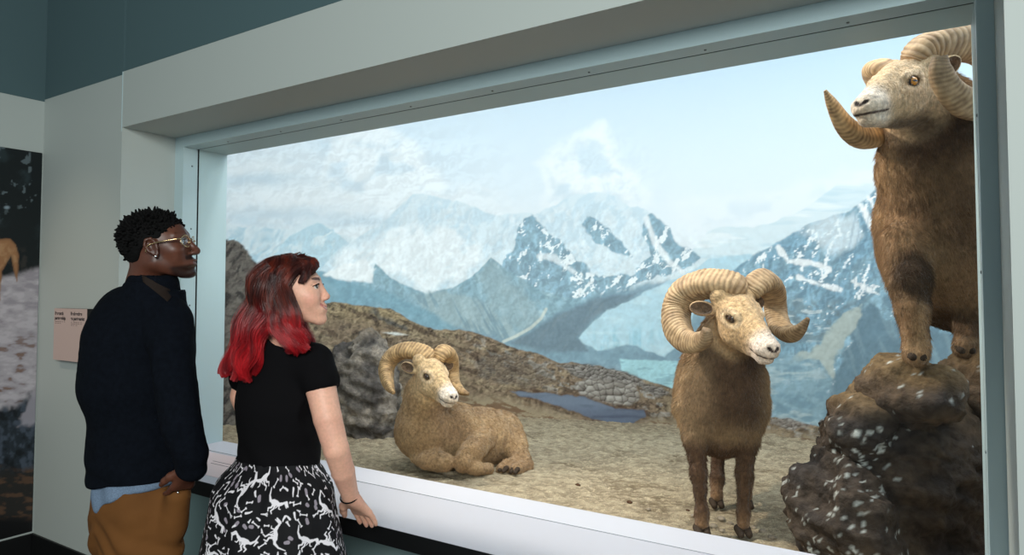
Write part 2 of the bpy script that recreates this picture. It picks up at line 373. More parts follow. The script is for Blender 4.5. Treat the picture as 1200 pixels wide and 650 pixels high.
    lay(sst(4, -4, d) * .9, c(116, 146, 162)); lay(sst(4, -4, d) * sst(-.1, .5, fbm(x / 40, y / 8, o=4, s=95)) * .4, c(140, 168, 180))
    d = poly_sd([(600, 402), (625, 385), (660, 366), (700, 350), (748, 342), (738, 352), (700, 370), (678, 395), (690, 412), (640, 412)], x, y) + n3 * 3
    lay(sst(3, -3, d) * .85, c(98, 116, 128)); lay(sst(3, -3, d) * sst(.1, .5, st) * .4, c(124, 138, 144))
    lay(sst(2.6, .8, line_d([(590, 400), (604, 394), (622, 384), (634, 373), (640, 362)], x, y)) * .8, c(208, 212, 200))
    # glacier tongue
    d = poly_sd([(787, 328), (760, 340), (738, 352), (712, 364), (694, 377), (678, 396), (684, 402), (700, 411), (720, 407), (738, 403), (760, 412), (779, 418), (800, 400), (815, 360), (836, 330), (895, 308), (880, 298), (830, 303), (812, 318)], x, y) + n3 * 2
    GD = d; lay(sst(1.5, -1.5, d), c(180, 212, 224)); lay(sst(1.5, -1.5, d) * sst(0, .5, fbm(x / 5, y / 26, o=3, s=97)) * sst(370, 400, y) * .6, c(138, 194, 212)); lay(sst(1.5, -5, d) * sst(0, .5, fbm(x / 30, y / 6, o=4, s=98)) * .5, c(206, 230, 236))
    # lake
    d = poly_sd([(727, 421), (779, 423), (800, 424), (800, 470), (785, 456), (759, 446), (729, 434)], x, y) + n3 * 2
    lay(sst(1.2, -1.2, d), c(166, 212, 220)); lay(sst(1.2, -1.2, d) * sst(.1, .3, fbm(x / 18, y / 4, o=3, s=99)) * .6, c(130, 172, 186))
    # right mountain
    rt = [(790, 520), (800, 430), (820, 380), (838, 340), (854, 322), (885, 300), (912, 283), (941, 266), (979, 252), (995, 248), (1016, 233), (1037, 212), (1100, 200), (1200, 195), (1300, 195), (1300, 540), (900, 540)]
    rock(rt, 5, base=c(118, 156, 176), light=c(150, 184, 198), sn=.28, rough=4, strk=st)
    d = poly_sd([(941, 268), (979, 252), (1005, 252), (1006, 275), (985, 300), (960, 290)], x, y) + n2 * 14
    lay(sst(7, -7, d) * .7, c(222, 233, 236))
    for L_, w in (([(1008, 240), (1020, 262), (1034, 290)], 5), ([(1018, 232), (1030, 250), (1045, 275)], 4), ([(912, 290), (924, 306), (950, 308), (972, 316)], 4), ([(935, 325), (960, 333), (985, 340)], 4), ([(880, 350), (900, 352)], 3), ([(860, 332), (872, 330)], 3), ([(1000, 330), (1030, 345)], 3)):
        lay(sst(w, w * .3, line_d(L_, x, y) + n3 * 3.5) * .9, snow)
    for k in range(6):     # tilted strata
        xa = 985 + k * 8
        lay(sst(1.6, .5, line_d([(xa + 18, 250), (xa + 8, 300), (xa - 4, 345)], x, y)) * .35, c(92, 130, 152))
    d = poly_sd([(860, 350), (900, 345), (960, 352), (1010, 350), (975, 400), (905, 405), (860, 390)], x, y) + n2 * 8
    lay(sst(5, -5, d) * sst(-.2, .3, n3 + n2) * .75, c(104, 122, 128)); lay(sst(5, -5, d) * sst(.25, .5, fbm(x / 12, y / 5, o=4, s=111)) * .8, c(206, 218, 220))
    # big moraine ridge on the right
    d = poly_sd([(1018, 346), (1040, 372), (1200, 420), (1200, 560), (940, 560), (962, 470), (985, 420)], x, y) + n2 * 9 + n3 * 3
    lay(sst(2, -2, d), c(96, 126, 142)); lay(sst(2, -2, d) * sst(0, .4, fbm((x - y * .4) / 8, (y + x * .1) / 60, o=3, s=121)) * .6, c(128, 156, 168))
    d = poly_sd([(1018, 346), (1006, 372), (985, 410), (978, 450), (958, 425), (915, 430), (950, 408), (985, 372)], x, y) + n2 * 10 + n3 * 3
    lay(sst(2, -2, d), c(176, 188, 182)); lay(sst(2, -2, d) * sst(.1, .5, st) * .5, c(140, 160, 164))
    d = poly_sd([(800, 425), (880, 405), (958, 425), (975, 450), (965, 500), (890, 495), (800, 470)], x, y) + n3 * 3
    lay(sst(6, -6, d) * .9, c(132, 164, 178)); lay(sst(6, -6, d) * sst(.1, .35, np.abs(fbm((x + y) / 30, (y - x * .4) / 16, o=4, s=125))) * .7, c(104, 138, 156)); lay(sst(6, -6, d) * sst(.2, .5, fbm(x / 30, y / 9, o=4, s=127)) * .7, c(180, 200, 204))
    mt = sst(0, 12, y - seg_y(MR, x)) * (1 - .8 * sst(3, -3, GD)); C *= (1 + np.clip(E1, -1.2, 1.2) * .055 * mt)[..., None]
    lay(.13 * np.ones_like(x), c(190, 214, 226)); C *= (1 + (.10 * fbm(x / 5, y / 5, o=3, s=171) + .07 * st2) * sst(250, 300, y))[..., None]
    # brown foreground country
    hill = [(200, 345), (265, 350), (330, 350), (380, 356), (389, 353), (400, 355), (423, 358), (457, 363), (472, 371), (488, 379), (511, 385), (538, 385), (560, 391), (600, 406), (621, 412), (656, 425), (669, 423), (695, 429), (720, 432), (751, 444), (785, 455), (830, 470), (901, 488), (960, 500), (1100, 505), (1300, 505)]
    m, q = ridge(hill, 3, 7, 1.0)
    lay(m, c(130, 114, 96))
    lay(m * sst(30, 0, q) * sst(560, 440, x) * .7, c(160, 144, 112))
    lay(m * sst(-.1, .4, fbm((x + y) / 18, (y - x * .3) / 7, o=6, s=131, g=.65)) * .75, c(152, 138, 114))
    lay(m * sst(.05, .35, fbm((x - y) / 14, (y - x * .3) / 6, o=6, s=133, g=.65)) * .8, c(84, 72, 62))
    lay(m * sst(0, 8, q) * sst(.12, .3, fbm(x / 9, (y - x * .25) / 5, o=4, s=137)) * sst(520, 600, x) * sst(60, 20, q) * .85, c(158, 156, 150))
    lay(m * sst(.2, .34, fbm(x / 5, (y - x * .2) / 3.4, o=4, s=139)) * sst(70, 30, q) * .6, c(70, 62, 58))
    lay(sst(5, 1, np.abs((y - 391) - (x - 465) * .1) * 1.6 + np.abs(x - 463) * .22) * .9, c(214, 218, 214))
    d = poly_sd([(400, 395), (430, 388), (470, 398), (520, 404), (520, 440), (400, 440)], x, y) + n2 * 8
    lay(sst(6, -6, d) * .4, c(100, 88, 76))
    d = line_d([(436, 362), (446, 372), (458, 378), (476, 384)], x, y) + n3 * 3
    lay(sst(5, 1, d) * .6, c(84, 88, 88))
    C = np.where((m > 0)[..., None], C * (1 + np.clip(E2, -1.3, 1.3) * .34 * m)[..., None], C)
    # pale boulder field by the pond
    def boulders(pts, sc, s, hi=(196, 192, 184), lo=(98, 90, 84), am=.95):
        d = poly_sd(pts, x, y) + n2 * 6
        m = sst(2, -2, d)
        gx, gy = (x + n3 * 4) / sc, (y + n3 * 3) / (sc * .66); best = np.full(x.shape, 9.); sec = np.full(x.shape, 9.); off = np.zeros(x.shape); hid = np.zeros(x.shape)
        ix, iy = np.floor(gx), np.floor(gy)
        for dx in (-1, 0, 1):
            for dy in (-1, 0, 1):
                cx = ix + dx + _h(ix + dx, iy + dy, ix * 0, s); cy = iy + dy + _h(ix + dx, iy + dy, ix * 0, s + 1)
                dd = np.hypot(gx - cx, gy - cy); nb = dd < best
                sec = np.where(nb, best, np.minimum(sec, dd)); off = np.where(nb, gy - cy + (gx - cx) * .4, off); hid = np.where(nb, _h(ix + dx, iy + dy, ix * 0, s + 2), hid); best = np.where(nb, dd, best)
        e = sst(.02, .28, sec - best)
        k = np.clip((.5 - off * .7) * (.6 + .5 * hid), 0, 1)[..., None]
        col = lin(lo) * (1 - k) + lin(hi) * k
        col = col * (.55 + .45 * e[..., None])
        lay(m * am, col)
    boulders([(676, 450), (700, 442), (722, 440), (745, 450), (752, 468), (745, 476), (715, 470), (680, 462)], 9, 401)
    boulders([(652, 428), (668, 424), (700, 430), (735, 436), (765, 452), (785, 460), (770, 466), (740, 448), (700, 442), (672, 440)], 6, 405, (176, 172, 166), (80, 74, 70))
    boulders([(560, 415), (600, 412), (640, 428), (655, 448), (620, 455), (585, 450), (560, 440)], 5, 409, (158, 148, 134), (74, 64, 58), .55)
    boulders([(900, 487), (955, 496), (955, 502), (900, 498)], 7, 411, (180, 176, 170), (110, 100, 92))
    # near plain
    m = sst(-8, 8, y - seg_y([(200, 440), (430, 452), (540, 462), (600, 470), (640, 482), (700, 500), (760, 492), (800, 495), (960, 512), (1300, 515)], x) + n2 * 5)
    lay(m, c(158, 144, 120)); lay(m * sst(-.1, .5, n3 * .7 + n2 * .6) * .5, c(178, 164, 138))
    lay(m * sst(.12, .3, fbm((x + y * .3) / 22, (y - x * .28) / 5, o=6, s=141, g=.62)) * sst(60, 10, y - seg_y([(200, 450), (600, 480), (800, 510), (1300, 520)], x)) * .8, c(112, 84, 64))
    # pond
    pd = [(597, 458), (615, 459), (643, 461), (686, 466), (705, 473), (722, 479), (755, 480), (756, 488), (738, 497), (715, 496), (701, 492), (675, 483), (643, 472), (611, 464)]
    d = poly_sd(pd, x, y) + n3 * 2
    lay(sst(7, 0, d) * .5, c(88, 66, 52)); lay(sst(1.2, -1.2, d), c(104, 114, 132)); lay(sst(1.2, -1.2, d) * sst(0, .4, fbm(x / 30, y / 4, o=3, s=151)) * .5, c(74, 82, 100)); lay(sst(1, -2, d) * sst(486, 470, y) * .3, c(140, 156, 172))
    # tall dark crag at the far left
    d = poly_sd([(150, 300), (240, 284), (266, 281), (275, 280), (284, 288), (292, 300), (303, 312), (306, 330), (322, 345), (345, 380), (365, 440), (365, 520), (150, 520)], x, y) + n3 * 4
    m = sst(1.5, -1.5, d); lay(m, c(104, 98, 92)); C = np.where((m > 0)[..., None], C * (1 + np.clip(E2, -1.2, 1.2) * .3)[..., None], C); lay(m * sst(-.1, .35, fbm((x + y * .6) / 7, (y - x * .4) / 12, o=6, s=161, g=.65)) * .8, c(132, 126, 118)); lay(m * sst(.1, .4, fbm((x + y * .7) / 5, (y - x) / 16, o=4, s=163)) * .85, c(56, 54, 54))
    C *= (1 + .05 * n4 * sst(240, 330, y))[..., None]
    return np.clip(C, 0, 1)
NU, NV = 1150, 520
th = np.linspace(math.pi, 0, NU) 
w_ = np.interp(np.linspace(0, 1, NU), [0, .12, .5, .85, 1], [math.pi, math.pi - .42, math.pi * .5 + .1, .30, 0])
px_, py_ = ECX + EA * np.cos(w_), ECY + EB * np.sin(w_)
pz_ = np.linspace(0.05, 4.2, NV)
PX = np.repeat(px_[None, :], NV, 0); PY = np.repeat(py_[None, :], NV, 0); PZ = np.repeat(pz_[:, None], NU, 1)
P = np.stack([PX, PY, PZ], -1).reshape(-1, 3)
qx, qy = proj(P)
z_ = (P - np.array([0, 0, ZC])) @ _F
bad = z_ < .5
qx = np.where(bad, 1500, np.clip(qx, -400, 1900)); qy = np.clip(qy, -600, 900)
colr = paint_mural(qx, qy)
ii = np.arange(NU * NV).reshape(NV, NU)
fc = np.stack([ii[:-1, :-1], ii[:-1, 1:], ii[1:, 1:], ii[1:, :-1]], -1).reshape(-1, 4)
M_mural = mat('backdrop_paint', (1, 1, 1), 0.95, 0.05, attr=True)
backdrop = mesh_obj('wall_backdrop', P, fc, M_mural, None, True, colr)
backdrop['kind'] = 'structure'
md = backdrop.modifiers.new('thick', 'SOLIDIFY'); md.thickness = 0.01; md.offset = -1

# ------------------------------------------------------------ modelled ground in the case
GR = np.array([float(v) for v in V(846, 600, 3.7)])
def ground_z(x, y):
    z = 0.415 - 0.055 * (y - 2.3)
    r = np.sqrt(((x + 1.6) / 3.6) ** 2 + ((y - 2.26) / 3.95) ** 2)
    return np.maximum(z, .23) + 0.05 * sst(.75, 1, r) + .10 * np.exp(-((x + 4.1) / .9) ** 2 - ((y - 4.6) / 1.0) ** 2)
gx = np.linspace(-5.25, 2.05, 620); gy = np.linspace(2.2, 6.25, 400)
GX, GY = np.meshgrid(gx, gy)
gn = fbm(GX * 2.2, GY * 2.2, o=5, s=501); gf = fbm(GX * 22, GY * 22, o=4, s=503); gs = noise(GX * 70, GY * 70, s=505)
GZ = ground_z(GX, GY) + gn * .02 + gf * .010 + np.maximum(gs - .55, 0) * .022
rr = np.sqrt(((GX + 1.6) / 3.6) ** 2 + ((GY - 2.26) / 3.95) ** 2)
gp = np.stack([GX, GY, GZ], -1).reshape(-1, 3)
ii = np.arange(gp.shape[0]).reshape(GX.shape)
fc = np.stack([ii[:-1, :-1], ii[:-1, 1:], ii[1:, 1:], ii[1:, :-1]], -1).reshape(-1, 4)
fc = fc[(rr.ravel()[fc] < 1.0).all(1)]
k1 = sst(-.3, .4, gf + gn * .4)[..., None]; k2 = sst(.18, .5, fbm(GX * 2.4 + GY, GY * 4, o=6, s=511, g=.6))[..., None]; k3 = sst(.2, .5, gs)[..., None]
gc = lin((146, 132, 110)) * (1 - k1) + lin((178, 163, 137)) * k1
gc = gc * (1 - .6 * k2) + lin((98, 82, 62)) * .6 * k2
gc = gc * (1 - .5 * k3) + lin((206, 190, 160)) * .5 * k3
M_ground = mat('dry_tundra_soil', (1, 1, 1), 0.95, 0.1, attr=True, attr_noise=((210, 210, 210), 6, .5, 1.5), bump=((120, 120, 120), 6, 1.0, 0.014))
ground = mesh_obj('dry_ground', gp, fc, M_ground, None, True, gc.reshape(-1, 3))
tag(ground, kind='structure')
# ------------------------------------------------------------ implicit surface modelling (continuous organic bodies)
def smin(a, b, k):
    h = np.clip(0.5 + 0.5 * (b - a) / k, 0, 1)
    return b * (1 - h) + a * h - k * h * (1 - h)
class Sdf:
    """a field of blended primitives; extract() gives one closed surface"""
    def __init__(s, vox): s.v = vox; s.p = []
    def cap(s, a, b, r1, r2=None, k=.03, sc=None, sub=False):      # tapered capsule; sc = (axis, factor) flattens across that axis
        s.p.append(('c', np.array(a, float), np.array(b, float), r1, r1 if r2 is None else r2, k, sc, sub)); return s
    def chain(s, pts, rs, k=.03, sc=None, sub=False):
        for i in range(len(pts) - 1): s.cap(pts[i], pts[i + 1], rs[i], rs[i + 1], k, sc, sub)
        return s
    def ell(s, c, r, k=.03, M=None, sub=False):                     # ellipsoid, M rows = its axes
        s.p.append(('e', np.array(c, float), np.array(r, float), np.eye(3) if M is None else np.array(M, float), 0, k, None, sub)); return s
    def bounds(s, q):
        if q[0] == 'c':
            m = max(q[3], q[4]); f = max(1, 1 / q[6][1]) if q[6] else 1; m = m * (f if q[6] else 1)
            return np.minimum(q[1], q[2]) - m, np.maximum(q[1], q[2]) + m
        m = q[2].max(); return q[1] - m, q[1] + m
    def extract(s, fn=None, zmin=None):
        lo = np.min([s.bounds(q)[0] for q in s.p if not q[7]], 0) - 3 * s.v; hi = np.max([s.bounds(q)[1] for q in s.p if not q[7]], 0) + 3 * s.v
        n = np.ceil((hi - lo) / s.v).astype(int) + 1
        ax = [lo[i] + np.arange(n[i]) * s.v for i in range(3)]
        F = np.full(n, .2, dtype=np.float32)
        for q in s.p:
            k = q[5]; l, h = s.bounds(q); pad = k * 1.6 + 2 * s.v
            i0 = np.maximum(0, np.floor((l - pad - lo) / s.v).astype(int)); i1 = np.minimum(n, np.ceil((h + pad - lo) / s.v).astype(int) + 1)
            if (i1 <= i0).any(): continue
            X = ax[0][i0[0]:i1[0], None, None].astype(np.float32); Y = ax[1][None, i0[1]:i1[1], None].astype(np.float32); Z = ax[2][None, None, i0[2]:i1[2]].astype(np.float32)
            if q[0] == 'c':
                a, b, r1, r2, sc = q[1], q[2], q[3], q[4], q[6]; e = b - a; L2 = max(e @ e, 1e-9)
                wx, wy, wz = X - a[0], Y - a[1], Z - a[2]
                t = np.clip((wx * e[0] + wy * e[1] + wz * e[2]) / L2, 0, 1)
                dx, dy, dz = wx - e[0] * t, wy - e[1] * t, wz - e[2] * t
                d2 = dx * dx + dy * dy + dz * dz
                if sc is not None:
                    u = np.array(sc[0], float); u = u / np.linalg.norm(u); c_ = dx * u[0] + dy * u[1] + dz * u[2]
                    d2 = d2 + c_ * c_ * (1 / sc[1] ** 2 - 1)
                d = np.sqrt(np.maximum(d2, 0)) - (r1 + (r2 - r1) * t)
            else:
                c, r, M = q[1], q[2], q[3]; wx, wy, wz = X - c[0], Y - c[1], Z - c[2]
                u = [(wx * M[i, 0] + wy * M[i, 1] + wz * M[i, 2]) / r[i] for i in range(3)]
                l_ = np.sqrt(u[0] ** 2 + u[1] ** 2 + u[2] ** 2)
                g = np.sqrt((u[0] / r[0]) ** 2 + (u[1] / r[1]) ** 2 + (u[2] / r[2]) ** 2)
                d = l_ * (l_ - 1) / np.maximum(g, 1e-6)
            sl = (slice(i0[0], i1[0]), slice(i0[1], i1[1]), slice(i0[2], i1[2]))
            if q[7]: F[sl] = -smin(-F[sl], d, k)
            else: F[sl] = smin(F[sl], d.astype(np.float32), k)
        if fn is not None: F = fn(F, ax)
        return surface_nets(F, lo, s.v)
def surface_nets(F, lo, v):
    n = np.array(F.shape); ins = F < 0
    c = [F[dx:n[0] - 1 + dx, dy:n[1] - 1 + dy, dz:n[2] - 1 + dz] for dx in (0, 1) for dy in (0, 1) for dz in (0, 1)]
    cnt = sum((a < 0).astype(np.int8) for a in c); act = (cnt > 0) & (cnt < 8)
    I = np.argwhere(act); idx = np.full(act.shape, -1, dtype=np.int64); idx[act] = np.arange(len(I))
    val = np.stack([a[act] for a in c], -1); off = np.array([(dx, dy, dz) for dx in (0, 1) for dy in (0, 1) for dz in (0, 1)], float)
    P = np.zeros((len(I), 3)); W = np.zeros(len(I))
    for i in range(8):
        for j in range(i + 1, 8):
            if np.abs(off[i] - off[j]).sum() != 1: continue
            a, b = val[:, i], val[:, j]; cr = (a < 0) != (b < 0)
            t = np.where(cr, a / np.where(cr, a - b, 1), 0)
            P += np.where(cr[:, None], off[i] + (off[j] - off[i]) * t[:, None], 0); W += cr
    P = lo + (I + P / W[:, None]) * v
    faces = []
    for ax in range(3):
        a = [slice(1, n[i] - 1) for i in range(3)]; b = list(a); a[ax] = slice(0, n[ax] - 1); b[ax] = slice(1, n[ax])
        A = ins[tuple(a)]; B = ins[tuple(b)]; E = np.argwhere(A != B)
        if not len(E): continue
        base = E + 1; base[:, ax] -= 1
        o1, o2 = [i for i in range(3) if i != ax]
        def g(d1, d2):
            q = base.copy(); q[:, o1] -= d1; q[:, o2] -= d2; return idx[q[:, 0], q[:, 1], q[:, 2]]
        quad = np.stack([g(1, 1), g(0, 1), g(0, 0), g(1, 0)], -1)
        flip = A[tuple(E.T)]
        if ax == 1: flip = ~flip
        quad[~flip] = quad[~flip][:, ::-1]; faces.append(quad)
    Fc = np.concatenate(faces); Fc = Fc[(Fc >= 0).all(1)]
    return P, Fc
def vnormals(P, Fc):
    a, b, c, d = P[Fc[:, 0]], P[Fc[:, 1]], P[Fc[:, 2]], P[Fc[:, 3]]
    fn = np.cross(c - a, d - b); N = np.zeros_like(P)
    for i in range(4): np.add.at(N, Fc[:, i], fn)
    return N / np.maximum(np.linalg.norm(N, axis=1, keepdims=True), 1e-12)
def smooth(P, Fc, it=2, lam=.5):
    for _ in range(it):
        S_ = np.zeros_like(P); n = np.zeros(len(P))
        for i in range(4):
            j = (i + 1) % 4
            np.add.at(S_, Fc[:, i], P[Fc[:, j]]); np.add.at(S_, Fc[:, j], P[Fc[:, i]])
            n += np.bincount(Fc[:, i], minlength=len(P)) + np.bincount(Fc[:, j], minlength=len(P))
        P = P + lam * (S_ / np.maximum(n, 1)[:, None] - P)
    return P
def catmull(pts, n):
    p = np.array(pts, float); q = np.vstack([2 * p[0] - p[1], p, 2 * p[-1] - p[-2]]); m = len(p) - 1
    t = np.linspace(0, m, n); i = np.minimum(t.astype(int), m - 1); f = (t - i)[:, None]
    a, b, c, d = q[i], q[i + 1], q[i + 2], q[i + 3]
    return .5 * ((2 * b) + (c - a) * f + (2 * a - 5 * b + 4 * c - d) * f ** 2 + (-a + 3 * b - 3 * c + d) * f ** 3)
def tube(pts, rs, n=80, m=16, ring=None, sect=None, up=None, caps=True, sm=True):
    """swept tube; ring(s, ang) scales the radius, sect(ang) shapes the section"""
    C_ = catmull(pts, n) if sm else np.array(pts, float); 
    if not sm: n = len(C_)
    R_ = catmull(np.array(rs, float)[:, None], n)[:, 0] if sm else np.array(rs, float)
    T = np.gradient(C_, axis=0); T /= np.linalg.norm(T, axis=1, keepdims=True)
    u = np.array(up if up is not None else (0.13, 0.21, 1.0), float); A = []
    for i in range(n):
        u = u - T[i] * (u @ T[i]); u /= np.linalg.norm(u); A.append(u.copy())
    A = np.array(A); B = np.cross(T, A); an = np.linspace(0, 2 * math.pi, m, endpoint=False)
    s = np.linspace(0, 1, n)[:, None] * np.ones(m); th = np.ones((n, 1)) * an
    r = R_[:, None] * (ring(s, th) if ring else 1.0) * (sect(th) if sect else 1.0)
    P = C_[:, None] + (A[:, None] * np.cos(th)[..., None] + B[:, None] * np.sin(th)[..., None]) * r[..., None]
    V_ = P.reshape(-1, 3); ii = np.arange(n * m).reshape(n, m); nx = np.roll(ii, -1, 1)
    Fq = np.stack([ii[:-1], nx[:-1], nx[1:], ii[1:]], -1).reshape(-1, 4).tolist()
    if caps:
        V_ = np.vstack([V_, C_[0], C_[-1]]); a, b = n * m, n * m + 1
        Fq += [[a, int(nx[0, j]), int(ii[0, j])] for j in range(m)] + [[b, int(ii[-1, j]), int(nx[-1, j])] for j in range(m)]
    return V_, Fq, s.ravel(), th.ravel()
def join(parts):
    Vs, Fs, o = [], [], 0
    for v, f in parts:
        Vs.append(v); Fs += [[int(i) + o for i in q] for q in (f.tolist() if isinstance(f, np.ndarray) else f)]; o += len(v)
    return np.vstack(Vs), Fs
def unit(v): v = np.array(v, float); return v / np.linalg.norm(v)
def sphere(c, r, n=24, m=16, M=None, sc=(1, 1, 1)):
    a = np.linspace(0, 2 * math.pi, n, endpoint=False); b = np.linspace(0, math.pi, m + 1)
    P = np.array([[math.sin(q) * math.cos(p) * sc[0], math.sin(q) * math.sin(p) * sc[1], math.cos(q) * sc[2]] for q in b for p in a]) * r
    if M is not None: P = P @ np.array(M)
    ii = np.arange((m + 1) * n).reshape(m + 1, n); nx = np.roll(ii, -1, 1)
    return P + np.array(c), np.stack([ii[:-1], ii[1:], nx[1:], nx[:-1]], -1).reshape(-1, 4).tolist()
# ------------------------------------------------------------ mounted bighorn rams
def W(x, d, z):
    """ground-plan position by bearing and distance, height in metres"""
    p = V(x, HOR, d); p[2] = z; return p
def fr(f, s):
    B = np.array([_R, _A, [0, 0, 1.0]]); f = unit(np.array(f, float) @ B); s = np.array(s, float) @ B
    s = unit(s - f * (s @ f)); return np.array([f, s, np.cross(f, s)])
M_fur = mat('ram_fur', (1, 1, 1), 0.85, 0.15, attr=True, sheen=0.15, attr_noise=((55, 55, 55), 6, .62, 1.35), bump=((130, 130, 60), 5, 0.9, 0.012))
M_horn = mat('ram_horn', (1, 1, 1), 0.6, 0.3, attr=True, attr_noise=((40, 40, 40), 5, .75, 1.25), bump=((160, 160, 160), 4, 0.35, 0.003))
M_eye = mat('glass_eye', (1, 1, 1), 0.06, 0.6, attr=True, coat=1.0)
M_hoof = mat('hoof_keratin', srgb(62, 50, 40), 0.8, 0.2, bump=((80, 80, 80), 3, 0.3, 0.004))
def hair_mat():
    m = bpy.data.materials.new('ram_hair'); m.use_nodes = True; nt = m.node_tree; p = nt.nodes['Principled BSDF']
    a = nt.nodes.new('ShaderNodeAttribute'); a.attribute_name = 'hcol'; nt.links.new(a.outputs['Color'], p.inputs['Base Color'])
    p.inputs['Roughness'].default_value = .7; p.inputs['Specular IOR Level'].default_value = .2; return m
M_hair = hair_mat()
def add_hair(name, parent, P, Fc, N, cols, count, length, rad, flow, seed, mask=None, curl=.3, material=None, jit=.35, gravity=.5, lift=.42, rough=.13):
    """short coat of individual hairs lying along flow"""
    rng = np.random.default_rng(seed)
    a, b, c = P[Fc[:, 0]], P[Fc[:, 1]], P[Fc[:, 2]]
    ar = np.linalg.norm(np.cross(b - a, c - a), axis=1)
    if mask is not None: ar = ar * mask[Fc[:, 0]]
    k = rng.choice(len(Fc), count, p=ar / ar.sum()); u, v = rng.random(count), rng.random(count)
    p0 = (P[Fc[k, 0]] * ((1 - u) * (1 - v))[:, None] + P[Fc[k, 1]] * (u * (1 - v))[:, None] + P[Fc[k, 2]] * (u * v)[:, None] + P[Fc[k, 3]] * ((1 - u) * v)[:, None])
    n = N[Fc[k, 0]]; fl = flow(p0)
    fl = fl - n * (fl * n).sum(1)[:, None]; fl /= np.maximum(np.linalg.norm(fl, axis=1, keepdims=True), 1e-6)
    cl = np.stack([noise(p0[:, 0] * 45, p0[:, 1] * 45, p0[:, 2] * 45, seed + i) for i in range(3)], -1)     # clumping direction
    L_ = (length[Fc[k, 0]] if isinstance(length, np.ndarray) else length) * (.6 + .8 * rng.random(count))
    d = n * lift + fl * .9 + cl * jit + rng.normal(size=(count, 3)) * rough; d /= np.linalg.norm(d, axis=1, keepdims=True)
    S_ = 4; t = np.linspace(0, 1, S_)
    pts = p0[:, None] - n[:, None] * .002 + d[:, None] * (t[None, :, None] * L_[:, None, None]) + (fl * gravity + np.array([0, 0, -.25]))[:, None] * (t[None, :, None] ** 2 * L_[:, None, None] * curl)
    pts = pts - world_loc(parent)
    h = bpy.data.hair_curves.new(name); h.add_curves([S_] * count)
    h.points.foreach_set('position', pts.astype(np.float32).ravel())
    ra = (rad * (1 - .75 * t))[None, :] * np.ones((count, 1))
    h.points.foreach_set('radius', ra.astype(np.float32).ravel())
    at = h.attributes.new('hcol', 'FLOAT_COLOR', 'CURVE'); cc = np.ones((count, 4), dtype=np.float32)
    cc[:, :3] = np.clip(cols[Fc[k, 0]] * (.72 + .6 * rng.random((count, 1)) + .34 * cl[:, :1]), 0, 1); at.data.foreach_set('color', cc.ravel())
    o = bpy.data.objects.new(name, h); h.materials.append(material or M_hair); link(o, parent); return o

def head_sdf(S, O, M, sc, ear_sides=(-1, 1)):
    L = lambda f, s, u: O + (np.array([f, s, u]) * sc) @ M
    r = lambda v: v * sc
    S.ell(L(.035, 0, .0), np.array([.092, .078, .080]) * sc, .03, M)
    S.cap(L(.06, 0, -.012), L(.21, 0, -.040), r(.064), r(.044), .03)
    S.cap(L(.05, 0, .035), L(.20, 0, -.012), r(.042), r(.027), .03)
    S.ell(L(.236, 0, -.045), np.array([.048, .049, .039]) * sc, .02, M)
    S.cap(L(.02, 0, -.075), L(.20, 0, -.083), r(.052), r(.026), .03)
    for n in (-1, 1):
        S.ell(L(.065, n * .036, -.055), np.array([.065, .034, .048]) * sc, .03, M)
        S.cap(L(.05, n * .056, .034), L(.108, n * .050, .026), r(.020), r(.014), .015); S.chain([L(.064, n * .070, .012), L(.084, n * .0715, .0185), L(.106, n * .060, .012)], [r(.0055)] * 3, .005)
        S.cap(L(.06, n * .060, -.016), L(.115, n * .050, -.016), r(.014), r(.011), .012)
        S.ell(L(.086, n * .066, .009), np.array([.020, .016, .0125]) * sc, .006, M, sub=True)
        S.cap(L(-.010, n * .036, .040), L(-.018, n * .055, .060), r(.050), r(.040), .03)       # horn pedicle
        S.cap(L(.279, n * .007, -.040), L(.279, n * .027, -.023), r(.0028), r(.0058), .003, sub=True)
        S.cap(L(.24, n * .018, -.052), L(.27, n * .012, -.056), r(.020), r(.016), .012)
    S.ell(L(.232, 0, -.086), np.array([.038, .035, .022]) * sc, .012, M)
    for n in (-1, 1): S.cap(L(.20, n * .046, -.064), L(.285, n * .006, -.0685), r(.0035), r(.0035), .003, sub=True)
    return L
def make_eyes(L, M, sc, parent, sides, iris=(196, 140, 50)):
    for n in sides:
        c = L(.086, n * .0555, .009); V_, F_ = sphere(c, .0185 * sc, 32, 20)
        q = (V_ - c) / (.0185 * sc); lf, ls, lu = q @ M[0], q @ M[1], q @ M[2]
        o_ = unit([.35, n * .93, .0]); out = lf * o_[0] + ls * o_[1]
        tang = lf * o_[1] * n - ls * o_[0] * n
        col = np.tile(lin((26, 18, 12)), (len(V_), 1)); ir = out > .70; col[ir] = lin(iris)
        col[(out > .70) & (out < .76)] = lin((70, 42, 20)); col[(out > .80) & (np.abs(lu) < .17) & (np.abs(tang) < .42)] = lin((12, 10, 9))
        mesh_obj('eye', V_, F_, M_eye, parent, True, col)
def make_ear(L, M, sc, parent, n, dirv, col, side_up=(0, 0, 1)):
    a = L(-.012, n * .070, .005); d = unit(dirv); ln = .088 * sc; b = a + d * ln
    w = unit(np.cross(d, np.array(side_up, float))); nn = unit(np.cross(w, d))     # nn = opening direction normal
    S = Sdf(.0028); mid = a + d * ln * .55
    Mx = np.array([d, w, nn]); S.ell(mid, [ln * .55, .030 * sc, .019 * sc], .01, Mx); S.cap(a, a + d * ln * .4, .018 * sc, .02 * sc, .015)
    S.ell(mid + nn * .014 * sc + d * ln * .05, [ln * .45, .022 * sc, .017 * sc], .004, Mx, sub=True)
    P, Fc = S.extract(); P = smooth(P, Fc, 2); q = np.linalg.norm(((P - (mid + nn * .014 * sc + d * ln * .05)) @ Mx.T) / np.array([ln * .45, .022 * sc, .017 * sc]), axis=1)
    c = np.where((q < 1.12)[:, None], lin((104, 82, 64)), np.array(col)); mesh_obj('ear', P, Fc, M_fur, parent, True, c)
